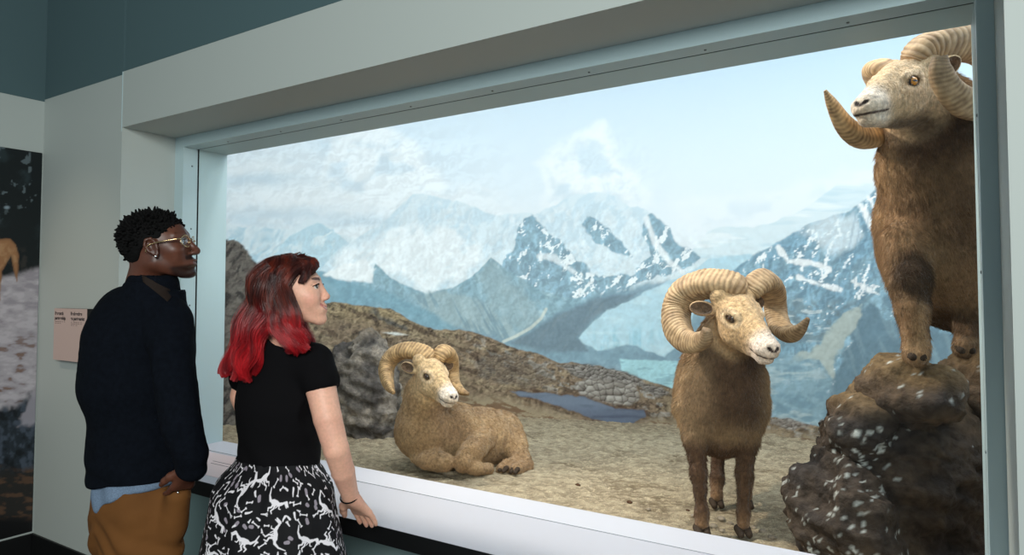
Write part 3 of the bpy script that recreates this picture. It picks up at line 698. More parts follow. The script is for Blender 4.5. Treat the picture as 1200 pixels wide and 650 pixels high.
def make_horn(pts, rs, parent, name='horn', rings=46, tipdark=.5, base=(186, 158, 122), dark=(118, 92, 66), up=None, flat=.10, seed=0, phase=0):
    n = 620; m = 44
    q = np.array(pts); L_ = np.r_[0, np.cumsum(np.linalg.norm(np.diff(q, axis=0), axis=1))]; 
    def ringf(s, th):
        w = noise(s * 7 + seed, np.cos(th) * .6 + seed, np.sin(th) * .6) * .30
        ph = (s ** 1.12) * rings + w + .22 * np.cos(th * 2 + seed)
        saw = 1 - np.abs((ph % 1) * 2 - 1) ** 1.6
        big = noise(s * 16, s * 0 + 3.3 + seed, s * 0) * .035
        am = .055 * (1 - .75 * s)
        return 1 + am * (saw - .5) + big * (1 - .5 * s) + .02 * noise(s * 60, np.cos(th) * 3, np.sin(th) * 3, seed)
    sect = lambda th: 1 + flat * np.cos(3 * (th + phase)) - .05 * np.cos(2 * th)
    V_, F_, s, th = tube(pts, rs, n, m, ringf, sect, up)
    ph = (s ** 1.12) * rings + noise(s * 7 + seed, np.cos(th) * .6 + seed, np.sin(th) * .6) * .30 + .22 * np.cos(th * 2 + seed)
    saw = 1 - np.abs((ph % 1) * 2 - 1)
    k = np.clip(.30 + .55 * saw + .35 * noise(s * 40, np.cos(th) * 2, np.sin(th) * 2, 3), 0, 1)[:, None]
    c = lin(dark) * (1 - k) + lin(base) * k
    k2 = (sst(.8, 1.0, s) * tipdark)[:, None]; c = c * (1 - k2) + lin((74, 56, 42)) * k2
    c = np.vstack([c, c[:1], c[-1:]]); return mesh_obj(name, V_, F_, M_horn, parent, True, c)
def hooves(p, fwd, parent, sc=1.0):
    f = unit([fwd[0], fwd[1], 0]); s = np.cross([0, 0, 1], f); S = Sdf(.004)
    for n in (-1, 1):
        c = p + s * n * .017 * sc
        S.cap(c + f * -.012 * sc + np.array([0, 0, .030 * sc]), c + f * .022 * sc + np.array([0, 0, .016 * sc]), .018 * sc, .014 * sc, .006)
    S.p.append(('e', np.array(p) + np.array([0, 0, -.05]), np.array([.12, .12, .05]), np.eye(3), 0, .002, None, True))
    P, Fc = S.extract(); P = smooth(P, Fc, 1); mesh_obj('hoof', P, Fc, M_hoof, parent, True)
def fur_body(S, name, parent, colf, seed, it=2, amp=.006, sup=None):
    P, Fc = S.extract(); P = smooth(P, Fc, it); N = vnormals(P, Fc)
    a = sup(P) if sup else np.ones(len(P))
    d = fbm(P[:, 0] * 26, P[:, 1] * 26, P[:, 2] * 15, o=3, s=seed) * amp * a + noise(P[:, 0] * 9, P[:, 1] * 9, P[:, 2] * 6, seed + 5) * amp * .8 * a
    d = d + (1 - a) * (np.abs(fbm(P[:, 0] * 34, P[:, 1] * 34, P[:, 2] * 34, o=3, s=seed + 9)) - .2) * .009
    P = P + N * d[:, None]; C_ = colf(P, N); mesh_obj(name, P, Fc, M_fur, parent, True, C_); return P, Fc, N, C_
def mixc(C_, w, col): w = np.clip(w, 0, 1)[:, None]; return C_ * (1 - w) + lin(col) * w
def pd(P, c): return np.linalg.norm(P - np.array(c), axis=1)
def sd(P, a, b):
    a, b = np.array(a), np.array(b); e = b - a; t = np.clip(((P - a) @ e) / (e @ e), 0, 1); return np.linalg.norm(P - a - t[:, None] * e, axis=1)
def face_colour(C_, P, O, M, sc, tan, pale, lip=(70, 52, 44)):
    q = (P - O) @ M.T / sc; f, s, u = q[:, 0], q[:, 1], q[:, 2]
    hd = sst(.20, .13, np.linalg.norm((q - [.09, 0, -.01]) / [1.25, 1, 1], axis=1))
    C_ = mixc(C_, hd, tan)
    near = (np.abs(s) < .12) & (u > -.16) & (u < .12)
    C_ = mixc(C_, sst(.165, .235, f + .3 * (-u - .04)) * near * sst(-.05, .12, f) * hd, pale)
    for n in (-1, 1):
        e = np.linalg.norm((q - [.086, n * .060, .009]) / [1.5, 1, 1], axis=1)
        C_ = mixc(C_, sst(.023, .014, e), (60, 42, 30)); C_ = mixc(C_, sst(.042, .030, e) * sst(.018, .028, e) * .55, (226, 200, 168))
        C_ = mixc(C_, sst(.0085, .0055, sd(q, (.279, n * .007, -.039), (.279, n * .027, -.023))), (34, 24, 22)); C_ = mixc(C_, sst(.0045, .003, sd(q, (.284, 0, -.042), (.281, n * .010, -.036))) * .8, (60, 44, 40))
    mo = sst(.005, .0018, np.abs(u + .0665 + .04 * (f - .24))) * (f > .195) * (f < .30) * (np.abs(s) < .06)
    C_ = mixc(C_, mo, lip); return C_, hd

def horn_mask(P, L): return sst(.055, .085, np.minimum(pd(P, L(-.018, -.055, .075)), pd(P, L(-.018, .055, .075))))
# ---- B: standing ram in the middle of the case, facing the glass
def ram_standing():
    O = V(859, 365, 3.2); M = fr((.22, -.91, -.33), (.95, .22, .03)); sc = 1.23
    g = W(846, 3.55, 0.345)
    root = empty('bighorn_ram', g, 'bighorn ram standing upright on the dry ground and looking out, thick full curl horns', 'ram', 'mounted bighorn rams')
    S = Sdf(.0062); L = head_sdf(S, O, M, sc)
    S.chain([V(864, 372, 3.30), V(855, 398, 3.38), V(848, 432, 3.42)], [.095, .140, .185], .07)
    S.ell(V(844, 466, 3.46), [.208, .25, .30], .08, np.array([_R, _A, [0, 0, 1.]]))
    S.chain([W(843, 3.52, 1.0), W(846, 3.9, 1.0), W(850, 4.25, 1.02)], [.212, .225, .205], .08)
    for n, (x0, x1, x2, x3) in ((-1, (811, 815, 819, 822.5)), (1, (880, 875, 872, 871))):
        S.chain([V(x0, 478, 3.42), V(x1, 515, 3.36), V(x2, 556, 3.30), V(x2 + (x3 - x2) * .4, 575, 3.28), V(x3, 600, 3.26), V(x3, 613, 3.245)], [.092, .050, .035, .026, .027, .031], .03)
    for n, x in ((-1, 839), (1, 873)):
        S.chain([W(x, 4.2, .95), W(x + 2, 4.05, .78), W(x + 1, 4.02, .64), W(x - 1, 3.82, .47), W(x - 2, 3.76, .395)], [.13, .085, .040, .031, .034], .04)
    S.chain([W(846, 3.6, .79), W(848, 4.0, .80)], [.10, .10], .08)
    S.cap(W(852, 4.45, 1.05), W(853, 4.5, .96), .03, .02, .03)
    Bf = lambda v: np.array(v) @ np.array([_R, _A, [0, 0, 1.]])
    def colf(P, N):
        C_ = np.tile(lin((143, 117, 89)), (len(P), 1)); lz = P[:, 2]; lat = (P - V(844, 460, 3.4)) @ _R
        C_ = mixc(C_, .55 * sst(-.2, .5, fbm(P[:, 0] * 8, P[:, 1] * 8, P[:, 2] * 5, s=7)), (182, 150, 110))
        fd = sst(3.75, 3.45, (P @ _A))     # chest and throat
        C_ = mixc(C_, fd * sst(.20, .06, np.abs(lat - .03)) * sst(.75, .95, lz) * sst(1.42, 1.30, lz) * .9, (70, 50, 36))
        C_ = mixc(C_, sst(.86, .74, lz) * .9, (72, 50, 36))
        C_ = mixc(C_, sst(.50, .40, lz) * .6, (150, 116, 84)); C_ = mixc(C_, sst(.62, .56, np.abs(lz - .62) + .56) * 0, (150, 116, 84))
        C_, hd = face_colour(C_, P, O, M, sc, (196, 164, 124), (232, 212, 196)); return C_
    P, Fc, N, C_ = fur_body(S, 'body', root, colf, 11, amp=.0075, sup=lambda P: .35 + .65 * sst(.26, .42, pd(P, L(.1, 0, 0))) * sst(.55, .8, P[:, 2]))
    hd = pd(P, L(.12, 0, -.02))
    flow = lambda p: np.where((np.linalg.norm(p - L(.12, 0, -.02), axis=1) < .2)[:, None], -M[0] * 1.0, np.array([0, 0, -1.]) + _A * .35)
    msk = sst(.012, .03, np.minimum(pd(P, L(.086, -.06, .009)), pd(P, L(.086, .06, .009)))) * sst(.06, .11, pd(P, L(.27, 0, -.04))) * sst(.42, .48, P[:, 2]) * horn_mask(P, L)
    ln = .007 + .013 * sst(.16, .34, hd) * (.35 + .65 * sst(.55, .8, P[:, 2])); add_hair('coat', root, P, Fc, N, C_, 70000, ln, .0011, flow, 21, msk)
    make_eyes(L, M, sc, root, (-1, 1), (66, 42, 24))
    make_ear(L, M, sc, root, -1, -_R * .95 + _A * .25 + np.array([0, 0, .12]), lin((176, 146, 112)), _A * -1)
    make_ear(L, M, sc, root, 1, _R * .8 + _A * .5 + np.array([0, 0, .35]), lin((176, 146, 112)), _A * -1)
    make_horn([V(868, 343, 3.20), V(858, 335, 3.19), V(840, 332.5, 3.22), V(819, 334.5, 3.28), V(800, 345, 3.33), V(792, 364, 3.33), V(794, 384, 3.27), V(804, 398.5, 3.18), V(816, 401.5, 3.08), V(826, 396, 3.0), V(828, 386, 2.97)],
              [.052, .067, .071, .073, .074, .072, .068, .059, .046, .033, .018], root, seed=1)
    make_horn([V(877, 344, 3.21), V(884, 336, 3.22), V(895, 330, 3.27), V(904, 339, 3.36), V(908, 355, 3.42), V(910, 371, 3.40), V(916, 386, 3.32), V(927, 391, 3.22), V(938, 385, 3.14), V(947, 373, 3.10)],
              [.048, .060, .063, .060, .052, .050, .048, .042, .028, .010], root, seed=4)
    for x, y, d in ((822.5, 622, 3.235), (871, 627, 3.235)):
        p = V(x, y, d); p[2] = ground_z(p[0], p[1]) + .004; hooves(p, -_A, root, 1.15)
    for x in (837, 871):
        p = W(x, 3.74, 0); p[2] = ground_z(p[0], p[1]) + .004; hooves(p, -_A, root, 1.15)
ram_standing()

# ---- A: ram lying on the ground
def ram_lying():
    O = V(502, 435, 4.3); M = fr((.58, -.74, -.27), (.78, .62, .0)); sc = 1.15
    root = empty('bighorn_ram', W(540, 4.45, .34), 'tan bighorn ram lying down on the bare ground with its legs folded under it', 'ram', 'mounted bighorn rams')
    S = Sdf(.0075); L = head_sdf(S, O, M, sc)
    S.chain([V(502, 444, 4.38), V(499, 462, 4.44), V(496, 486, 4.48)], [.090, .125, .165], .07)
    S.ell(V(496, 506, 4.50), [.185, .2, .165], .06, np.array([_R, _A, [0, 0, 1.]]))
    S.chain([V(502, 508, 4.52), V(530, 506, 4.60), V(566, 511, 4.74), V(588, 514, 4.84)], [.165, .175, .180, .165], .08)
    S.chain([V(588, 506, 4.84), V(600, 520, 4.74), V(611, 536, 4.62)], [.150, .105, .060], .03)            # near thigh to hock
    S.chain([V(611, 538, 4.62), V(596, 546, 4.50), V(588, 549, 4.45)], [.055, .040, .036], .03)              # hind shank folded forward
    S.chain([V(611, 540, 4.60), V(617, 546, 4.55), V(604, 550, 4.42)], [.05, .036, .036], .03)
    S.chain([V(566, 514, 4.55), V(552, 530, 4.36), V(543, 540, 4.28)], [.082, .078, .060], .014)               # near foreleg: upper arm and knee
    S.chain([V(541, 543, 4.27), V(558, 548, 4.30), V(572, 549, 4.38)], [.052, .043, .036], .012)
    S.chain([V(500, 528, 4.42), V(512, 538, 4.32), V(522, 541, 4.26)], [.080, .060, .050], .016)               # far foreleg tucked under the chest
    S.chain([V(522, 542, 4.28), V(500, 540, 4.3), V(488, 536, 4.36)], [.046, .042, .04], .03)
    S.ell(V(535, 533, 4.62), [.22, .16, .08], .03, np.array([_R, _A, [0, 0, 1.]]))
    def colf(P, N):
        C_ = np.tile(lin((162, 132, 98)), (len(P), 1)); px, py = proj(P)
        C_ = mixc(C_, .6 * sst(-.2, .5, fbm(P[:, 0] * 8, P[:, 1] * 8, P[:, 2] * 6, s=7)), (196, 164, 122))
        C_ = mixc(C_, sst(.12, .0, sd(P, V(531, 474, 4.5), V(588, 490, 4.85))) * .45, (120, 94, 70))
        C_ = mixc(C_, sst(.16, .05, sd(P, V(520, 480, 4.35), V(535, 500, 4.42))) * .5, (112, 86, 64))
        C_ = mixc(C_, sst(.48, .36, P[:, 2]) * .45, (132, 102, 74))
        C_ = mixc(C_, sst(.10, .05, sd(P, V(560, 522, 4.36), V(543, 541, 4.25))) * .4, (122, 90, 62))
        C_, hd = face_colour(C_, P, O, M, sc, (212, 180, 138), (240, 224, 208)); return C_
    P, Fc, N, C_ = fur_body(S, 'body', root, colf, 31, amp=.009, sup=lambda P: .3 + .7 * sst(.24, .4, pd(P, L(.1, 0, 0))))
    hd = pd(P, L(.12, 0, -.02)); bdir = unit(V(590, 510, 4.8) - V(500, 505, 4.5))
    flow = lambda p: np.where((np.linalg.norm(p - L(.12, 0, -.02), axis=1) < .2)[:, None], -M[0], np.array([0, 0, -.7]) + bdir * .6)
    msk = sst(.012, .03, np.minimum(pd(P, L(.086, -.06, .009)), pd(P, L(.086, .06, .009)))) * sst(.06, .11, pd(P, L(.27, 0, -.04))) * horn_mask(P, L)
    add_hair('coat', root, P, Fc, N, C_, 60000, .004 + .007 * sst(.16, .34, hd), .0012, flow, 22, msk)
    make_eyes(L, M, sc, root, (-1, 1), (60, 40, 24))
    make_ear(L, M, sc, root, -1, -_R * .85 + _A * .3 + np.array([0, 0, .30]), lin((206, 176, 136)), -_A)
    make_ear(L, M, sc, root, 1, _R * .8 + _A * .5 + np.array([0, 0, .2]), lin((206, 176, 136)), -_A)
    make_horn([V(506, 421, 4.30), V(499, 415.5, 4.30), V(486, 411.5, 4.33), V(471, 411.5, 4.37), V(459, 418, 4.40), V(453, 429, 4.39), V(453, 441, 4.34), V(456, 452, 4.26), V(461, 460, 4.18)],
              [.046, .054, .056, .056, .055, .051, .044, .032, .012], root, rings=38, seed=2, tipdark=.15, base=(206, 170, 122))
    make_horn([V(513, 421, 4.31), V(518, 414, 4.32), V(524, 414, 4.38), V(529, 424, 4.46), V(531, 437, 4.48), V(533, 449, 4.42), V(540, 458, 4.34), V(549, 461.5, 4.28)],
              [.044, .052, .052, .046, .038, .033, .026, .010], root, rings=38, seed=6, base=(206, 170, 122))
    for p, f in ((V(590, 550, 4.42), -_R * .8 - _A), (V(603, 552, 4.39), -_R * .6 - _A)):
        q = p.copy(); q[2] = ground_z(q[0], q[1]) + .012; hooves(q, f, root, .95)
ram_lying()

# ---- C: ram up on the boulder at the right
def ram_boulder():
    O = V(1061, 103, 2.5); M = fr((-.80, -.55, -.20), (.56, -.82, -.03)); sc = 1.19
    root = empty('bighorn_ram', W(1085, 2.7, 1.25), 'large bighorn ram up on the lichen spotted boulder, cut off by the right window frame', 'ram', 'mounted bighorn rams')
    S = Sdf(.0058); L = head_sdf(S, O, M, sc)
    S.chain([V(1082, 104, 2.53), V(1092, 140, 2.60), V(1101, 190, 2.66), V(1109, 235, 2.72)], [.105, .155, .205, .245], .07)
    S.ell(V(1109, 282, 2.74), [.240, .25, .27], .08, np.array([_R, _A, [0, 0, 1.]]))
    S.chain([V(1112, 290, 2.80), V(1130, 315, 3.0), V(1200, 330, 3.35), V(1235, 328, 3.55)], [.23, .255, .25, .22], .08)
    S.cap(V(1108, 335, 2.9), V(1140, 340, 3.1), .15, .17, .08)
    S.chain([V(1064, 285, 2.66), V(1067, 330, 2.58), V(1070, 362, 2.54), V(1072, 385, 2.53), V(1073, 406, 2.52), V(1074, 416, 2.51)], [.10, .066, .050, .041, .038, .042], .035)
    S.chain([V(1140, 320, 2.72), V(1138, 360, 2.68), V(1136, 385, 2.66), V(1132, 402, 2.64), V(1130, 408, 2.63)], [.10, .062, .045, .038, .04], .035)
    S.chain([V(1210, 330, 3.5), V(1225, 380, 3.45), V(1235, 400, 3.5), V(1230, 470, 3.42), V(1228, 500, 3.4)], [.14, .08, .045, .035, .038], .04)
    S.chain([V(1265, 330, 3.6), V(1270, 380, 3.55), V(1275, 400, 3.6), V(1270, 470, 3.5), V(1268, 500, 3.5)], [.14, .08, .045, .035, .038], .04)
    def colf(P, N):
        C_ = np.tile(lin((150, 118, 86)), (len(P), 1)); px, py = proj(P)
        C_ = mixc(C_, .6 * sst(-.2, .5, fbm(P[:, 0] * 8, P[:, 1] * 8, P[:, 2] * 6, s=7)), (182, 148, 108))
        C_ = mixc(C_, sst(.17, .06, sd(P, V(1040, 158, 2.45), V(1120, 150, 2.5))) * .85, (62, 46, 34))
        C_ = mixc(C_, sst(.24, .10, sd(P, V(1110, 190, 2.5), V(1130, 240, 2.5))) * .6, (80, 58, 42))
        C_ = mixc(C_, sst(.11, .05, sd(P, V(1068, 305, 2.5), V(1078, 345, 2.55))) * .85, (44, 32, 24))
        C_ = mixc(C_, sst(1.50, 1.40, P[:, 2]) * .75 * sst(.06, .12, sd(P, V(1064, 300, 2.52), V(1064, 420, 2.45))), (66, 48, 34))
        C_ = mixc(C_, sst(.05, .02, np.abs(P[:, 2] - 1.31)) * .3, (196, 160, 122))
        C_, hd = face_colour(C_, P, O, M, sc, (204, 176, 140), (222, 206, 188))
        C_ = mixc(C_, sst(.075, .02, sd(P, L(.02, .05, -.13), L(.14, .03, -.13))) * .8, (66, 48, 36)); return C_
    P, Fc, N, C_ = fur_body(S, 'body', root, colf, 51, amp=.009, sup=lambda P: .3 + .7 * sst(.26, .42, pd(P, L(.1, 0, 0))))
    hd = pd(P, L(.12, 0, -.02))
    flow = lambda p: np.where((np.linalg.norm(p - L(.12, 0, -.02), axis=1) < .2)[:, None], -M[0], np.array([0, 0, -1.]) + _R * .35)
    msk = sst(.012, .03, np.minimum(pd(P, L(.086, -.06, .009)), pd(P, L(.086, .06, .009)))) * sst(.06, .11, pd(P, L(.27, 0, -.04))) * horn_mask(P, L) * (.06 + .94 * (P @ _A < 3.1))
    add_hair('coat', root, P, Fc, N, C_, 85000, .007 + .014 * sst(.16, .34, hd) * (.5 + .5 * sst(1.4, 1.6, P[:, 2])), .0009, flow, 23, msk)
    make_eyes(L, M, sc, root, (-1, 1), (206, 140, 44))
    make_ear(L, M, sc, root, 1, _R * .62 - _A * .45 + np.array([0, 0, .62]), lin((206, 180, 140)), -_A)
    make_ear(L, M, sc, root, -1, -M[0] * .9 - M[1] * .5 + np.array([0, 0, -.1]), lin((206, 180, 140)), -_A)
    make_horn([V(1071, 75, 2.47), V(1080, 63, 2.46), V(1098, 54, 2.47), V(1125, 48, 2.53), V(1152, 54, 2.58), V(1170, 74, 2.58), V(1168, 102, 2.50), V(1150, 120, 2.40), V(1128, 119, 2.31), V(1110, 104, 2.25), V(1101, 84, 2.22), V(1100, 66, 2.21)],
              [.052, .064, .066, .068, .070, .069, .064, .058, .050, .042, .034, .022], root, rings=50, seed=3, tipdark=.5)
    make_horn([V(1044, 86, 2.54), V(1034, 82, 2.56), V(1027, 86, 2.68), V(1034, 105, 2.84), V(1042, 135, 2.84), V(1034, 156, 2.74), V(1012, 162, 2.63), V(992, 148, 2.55), V(977, 124, 2.50), V(967, 106, 2.48)],
              [.036, .044, .048, .050, .050, .048, .042, .034, .022, .006], root, rings=50, seed=8, tipdark=.1, base=(206, 172, 126))
    for p in (V(1073, 423, 2.50), V(1130, 415, 2.62)): hooves(p, -_A - _R * .2, root, 1.0)
    for p in (V(1228, 508, 3.38), V(1268, 508, 3.48)): hooves(p, -_R * .6 - _A, root, 1.15)
ram_boulder()
# ------------------------------------------------------------ rocks
M_rock = mat('rock', (1, 1, 1), 0.9, 0.2, attr=True, attr_noise=((30, 30, 30), 6, .6, 1.4), bump=((45, 45, 45), 8, 0.8, 0.015))
def rocky(S, it, seed, amps):
    P, Fc = S.extract(); P = smooth(P, Fc, it); N = vnormals(P, Fc)
    q = P + .06 * np.stack([noise(P[:, 0] * 5, P[:, 1] * 5, P[:, 2] * 5, seed + i) for i in range(3)], -1)
    d = 0
    for f, a in amps: d = d + (np.abs(fbm(q[:, 0] * f, q[:, 1] * f, q[:, 2] * f * 1.3, o=3, s=seed + int(f))) * -2.4 + .6) * a
    # bedding: stepped ledges
    w = (P[:, 2] + .35 * (P @ _R) + .04 * noise(P[:, 0] * 6, P[:, 1] * 6, P[:, 2] * 6, seed + 40)) * 9
    d = d + (sst(.35, .65, w % 1) - .5) * .016
    return P + N * d[:, None], Fc, N, d
def big_rock():
    S = Sdf(.011)
    S.ell(V(1050, 560, 2.85), [.33, .35, .42], .05, AX); S.ell(V(1066, 462, 2.66), [.135, .22, .12], .03, AX)
    S.ell(V(1000, 500, 2.76), [.10, .2, .12], .03, AX)
    S.ell(V(987, 606, 2.78), [.175, .3, .26], .03, AX); S.ell(V(1168, 485, 2.85), [.20, .26, .28], .02, AX)
    S.ell(V(1080, 705, 2.85), [.53, .42, .5], .06, AX); S.ell(V(1250, 615, 3.5), [.45, .5, .46], .06, AX)
    S.ell(V(1180, 650, 3.1), [.4, .5, .5], .08, AX)
    P, Fc, N, d = rocky(S, 1, 71, ((1.9, .06), (5.5, .020), (15, .010), (40, .0045)))
    P[:, 1] = np.maximum(P[:, 1], 2.33)
    C_ = np.tile(lin((66, 57, 50)), (len(P), 1)); n = fbm(P[:, 0] * 6, P[:, 1] * 6, P[:, 2] * 6, o=4, s=81)
    C_ = mixc(C_, sst(-.1, .4, n) * .7, (92, 76, 60)); C_ = mixc(C_, sst(.1, .45, -n) * .7, (50, 47, 47))
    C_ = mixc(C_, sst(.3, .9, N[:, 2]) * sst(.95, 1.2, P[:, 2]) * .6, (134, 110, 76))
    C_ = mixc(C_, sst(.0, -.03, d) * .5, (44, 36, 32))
    l1 = fbm(P[:, 0] * 46, P[:, 1] * 46, P[:, 2] * 46, o=4, s=91, g=.7) + .35 * noise(P[:, 0] * 4.2, P[:, 1] * 4.2, P[:, 2] * 4.2, 93) + .16 * noise(P[:, 0] * 60, P[:, 1] * 60, P[:, 2] * 60, 95)
    left = sst(2.0, 1.4, np.abs((P @ _R) - (V(1000, 500, 2.7) @ _R)) * 4)
    th = .60 - .10 * left - .16 * sst(1.12, 1.2, P[:, 2]) * (P @ _R > V(1100, 430, 2.7) @ _R)
    C_ = mixc(C_, sst(0, .06, l1 - th) * .85, (178, 182, 178))
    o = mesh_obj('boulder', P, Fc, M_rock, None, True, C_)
    tag(o, 'dark brown boulder with white lichen spots under the hooves of the right ram', 'boulder')
big_rock()
def back_rock():
    S = Sdf(.014); k = 5.55
    S.ell(V(430, 462, k), [.22, .25, .55], .05, AX); S.ell(V(405, 462, k + .05), [.20, .25, .43], .05, AX); S.ell(V(443, 478, k - .05), [.16, .2, .50], .05, AX); S.ell(V(385, 490, k + .1), [.2, .25, .42], .05, AX)
    P, Fc, N, d = rocky(S, 1, 171, ((3.5, .05), (9, .018), (26, .007)))
    C_ = np.tile(lin((98, 92, 86)), (len(P), 1)); n = fbm(P[:, 0] * 9, P[:, 1] * 9, P[:, 2] * 9, o=4, s=81)
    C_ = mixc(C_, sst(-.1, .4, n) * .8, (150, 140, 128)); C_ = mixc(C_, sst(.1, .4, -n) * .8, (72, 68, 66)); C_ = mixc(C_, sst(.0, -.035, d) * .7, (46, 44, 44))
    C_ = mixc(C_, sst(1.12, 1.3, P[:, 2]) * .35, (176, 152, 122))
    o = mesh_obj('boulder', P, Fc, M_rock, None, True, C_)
    tag(o, 'rough grey boulder standing behind the lying ram near the left of the display', 'boulder')
back_rock()
# small stones scattered on the soil
rng = np.random.default_rng(5)
def stone(r, seed):
    V_, F_ = sphere((0, 0, 0), 1.0, 14, 9); n = noise(V_[:, 0] * 1.6, V_[:, 1] * 1.6, V_[:, 2] * 1.6, seed); return V_ * (1 + .28 * n)[:, None] * np.array([1, .8, .6]) * r, F_
M_stone = mat('small_stone', srgb(150, 138, 122), .9, .2, var=((40, 40, 40), 3, .6, 1.3)); M_clod = mat('dark_clod', srgb(84, 62, 48), .95, .1, var=((60, 60, 60), 3, .6, 1.3))
SL = {2: 'small pale stone left of the front hooves of the standing ram', 3: 'small pale stone just behind the front hooves of the standing ram', 4: 'small pale stone between the rear and right front hooves of the standing ram',
      5: 'small pale stone between the two front hooves of the standing ram, nearer the left one', 6: 'larger pale stone right of the standing ram, between it and the big boulder', 7: 'small pale stone close against the right front hoof of the standing ram',
      8: 'pale stone nearest the sill, right of the standing ram', 9: 'tiny pale stone just right of the hind feet of the lying ram', 11: 'small pale stone in front, midway between the front hooves of the standing ram', 12: 'tiny pale stone by itself well left of the standing ram'}
for i, (x, y, r) in enumerate([(677, 565, .017), (738, 587, .016), (812, 603, .014), (845, 606, .02), (856, 612, .017), (836, 616, .02), (894, 622, .022), (884, 617, .015), (905, 630, .02), (600, 560, .012), (806, 596, .012), (846, 622, .014), (760, 596, .012)]):
    d = 1.18 * 790 / (y - 342) ; p = V(x, y, d); z = float(ground_z(p[0], p[1])); V_, F_ = stone(r, i)
    o = mesh_obj('clod' if i in (0, 1, 10) else 'stone', V_, F_, M_clod if i in (0, 1, 10) else M_stone, None, True); o.location = (p[0], p[1], z + .004)
    if i in (0, 1, 10): tag(o, ['small dark clod of earth right of the lying ram', 'small dark clod of earth close to the sill between the lying and standing rams', 'small dark clod of earth just left of the standing ram'][{0: 0, 1: 1, 10: 2}[i]], 'clod')
    else: tag(o, SL[i], 'stone', 'small stones on the soil')

# ------------------------------------------------------------ photo mural on the left wall
def paint_photo(x, y):
    C = np.tile(lin((16, 24, 26)), x.shape + (1,)); n = fbm(x / 22, y / 26, o=5, s=601); n2 = fbm(x / 12, y / 5, o=4, s=603); n3 = fbm(x / 7, y / 9, o=4, s=605)
    def lay(m, c):
        nonlocal C
        m = np.clip(m, 0, 1)[..., None]; C = C * (1 - m) + lin(c) * m
    lay(sst(.1, .5, n) * .6, (44, 58, 62)); lay(sst(.42, .5, n3) * sst(270, 230, y) * .4, (130, 146, 152)); lay(sst(5, 1, np.hypot(x - 8, (y - 243) * 1.6)) * .7, (150, 168, 180))
    lay(sst(.1, .5, n3) * sst(285, 300, y) * .6, (58, 54, 50))
    s = sst(-6, 5, y - 322 + n * 8 + (x - 20) * .25); lay(s, (170, 164, 170)); lay(s * sst(-.1, .4, n2) * .7, (140, 134, 142)); lay(s * sst(.15, .45, n2) * sst(360, 420, y) * .85, (120, 92, 76)); lay(s * sst(.1, .4, -n2) * .5, (196, 190, 196))
    r = sst(-6, 6, y - 468 + (x - 20) * .3 + n * 14); lay(r, (36, 44, 52)); lay(r * sst(0, .4, n3) * .8, (74, 84, 98)); lay(r * sst(.1, .4, -n3) * .8, (14, 18, 22))
    d = poly_sd([(20, 500), (38, 462), (60, 440), (60, 478), (40, 500)], x, y) + n3 * 6; lay(sst(3, -3, d) * .8, (160, 156, 166))
    r = sst(-8, 8, y - 552 + n * 14); lay(r, (40, 38, 36)); lay(r * sst(0, .4, n2) * .8, (92, 68, 52)); lay(sst(-5, 8, y - 605), (14, 14, 16))
    d = poly_sd([(-118, 300), (-100, 282), (-60, 276), (0, 280), (12, 280), (19, 287), (22, 300), (20, 330), (16, 316), (13, 300), (8, 308), (2, 318), (0, 352), (-8, 352), (-10, 322), (-30, 318), (-62, 322), (-66, 358), (-76, 358), (-78, 324), (-94, 316), (-112, 340), (-124, 336), (-122, 316)], x, y) + n3 * 1.2
    m = sst(1, -1, d); lay(m, (150, 108, 74)); lay(m * sst(0, .4, n3) * .6, (176, 138, 100)); lay(m * sst(-3, -1, d) * .3, (90, 60, 42)); return np.clip(C, 0, 1)
yy = np.linspace(0.6, 1.742, 220); zz = np.linspace(.225, 2.288, 560)
YY, ZZ = np.meshgrid(yy, zz); P = np.stack([np.full_like(YY, XC + .006), YY, ZZ], -1).reshape(-1, 3)
qx, qy = proj(P); C_ = paint_photo(qx, qy)
ii = np.arange(len(P)).reshape(YY.shape); fc = np.stack([ii[:-1, :-1], ii[:-1, 1:], ii[1:, 1:], ii[1:, :-1]], -1).reshape(-1, 4)
pp = empty('photo_mural', (XC + .003, 1.17, .225), 'large photo mural of a tan animal on snow in a dark wood', 'photo mural')
M_photo = mat('photo_print', (1, 1, 1), .5, .3, attr=True)
mesh_obj('print', P, fc, M_photo, pp, True, C_)
boxes('backing', [(XC + .0005, XC + .0055, .6, 1.742, .224, 2.289)], M_black, pp)

# ------------------------------------------------------------ text panel on the wall
def onY(x, y, Y):
    r = _F + _R * (x - 600) / FPX + _U * (CY - y) / FPX; return np.array([0, 0, ZC]) + r * Y / r[1]
a = onY(64, 361, 1.715); b = onY(102.5, 361.5, 1.715); c = onY(63, 421, 1.715)
x0, x1, z1, z0 = a[0], b[0], a[2], c[2]
tp = empty('text_panel', (x0, 1.745, z0), 'pale pink text panel with dark headings mounted on the wall behind the man', 'sign')
M_tp = mat('panel_face', srgb(196, 172, 164), .5, .3)
boxes('panel', [(x0, x1, 1.715, 1.749, z0, z1)], M_black, tp); boxes('panel_face', [(x0, x1 - .002, 1.7138, 1.715, z0, z1)], M_tp, tp)
M_small = mat('small_print', srgb(120, 104, 100), .6, .2)
def text(name, s, x, z, size, y, parent, m, bold=0):
    cu = bpy.data.curves.new('t', 'FONT'); cu.body = s; cu.size = size; cu.offset = bold
    to = bpy.data.objects.new('t', cu); SC.collection.objects.link(to)
    bpy.context.view_layer.update(); dg = bpy.context.evaluated_depsgraph_get()
    me = bpy.data.meshes.new_from_object(to.evaluated_get(dg)); bpy.data.objects.remove(to)
    w = world_loc(parent); me.transform(Matrix.Translation((x - w[0], y - w[1], z - w[2])) @ Matrix.Rotation(math.pi / 2, 4, 'X'))
    me.materials.clear(); me.materials.append(m); o = bpy.data.objects.new(name, me); return link(o, parent)
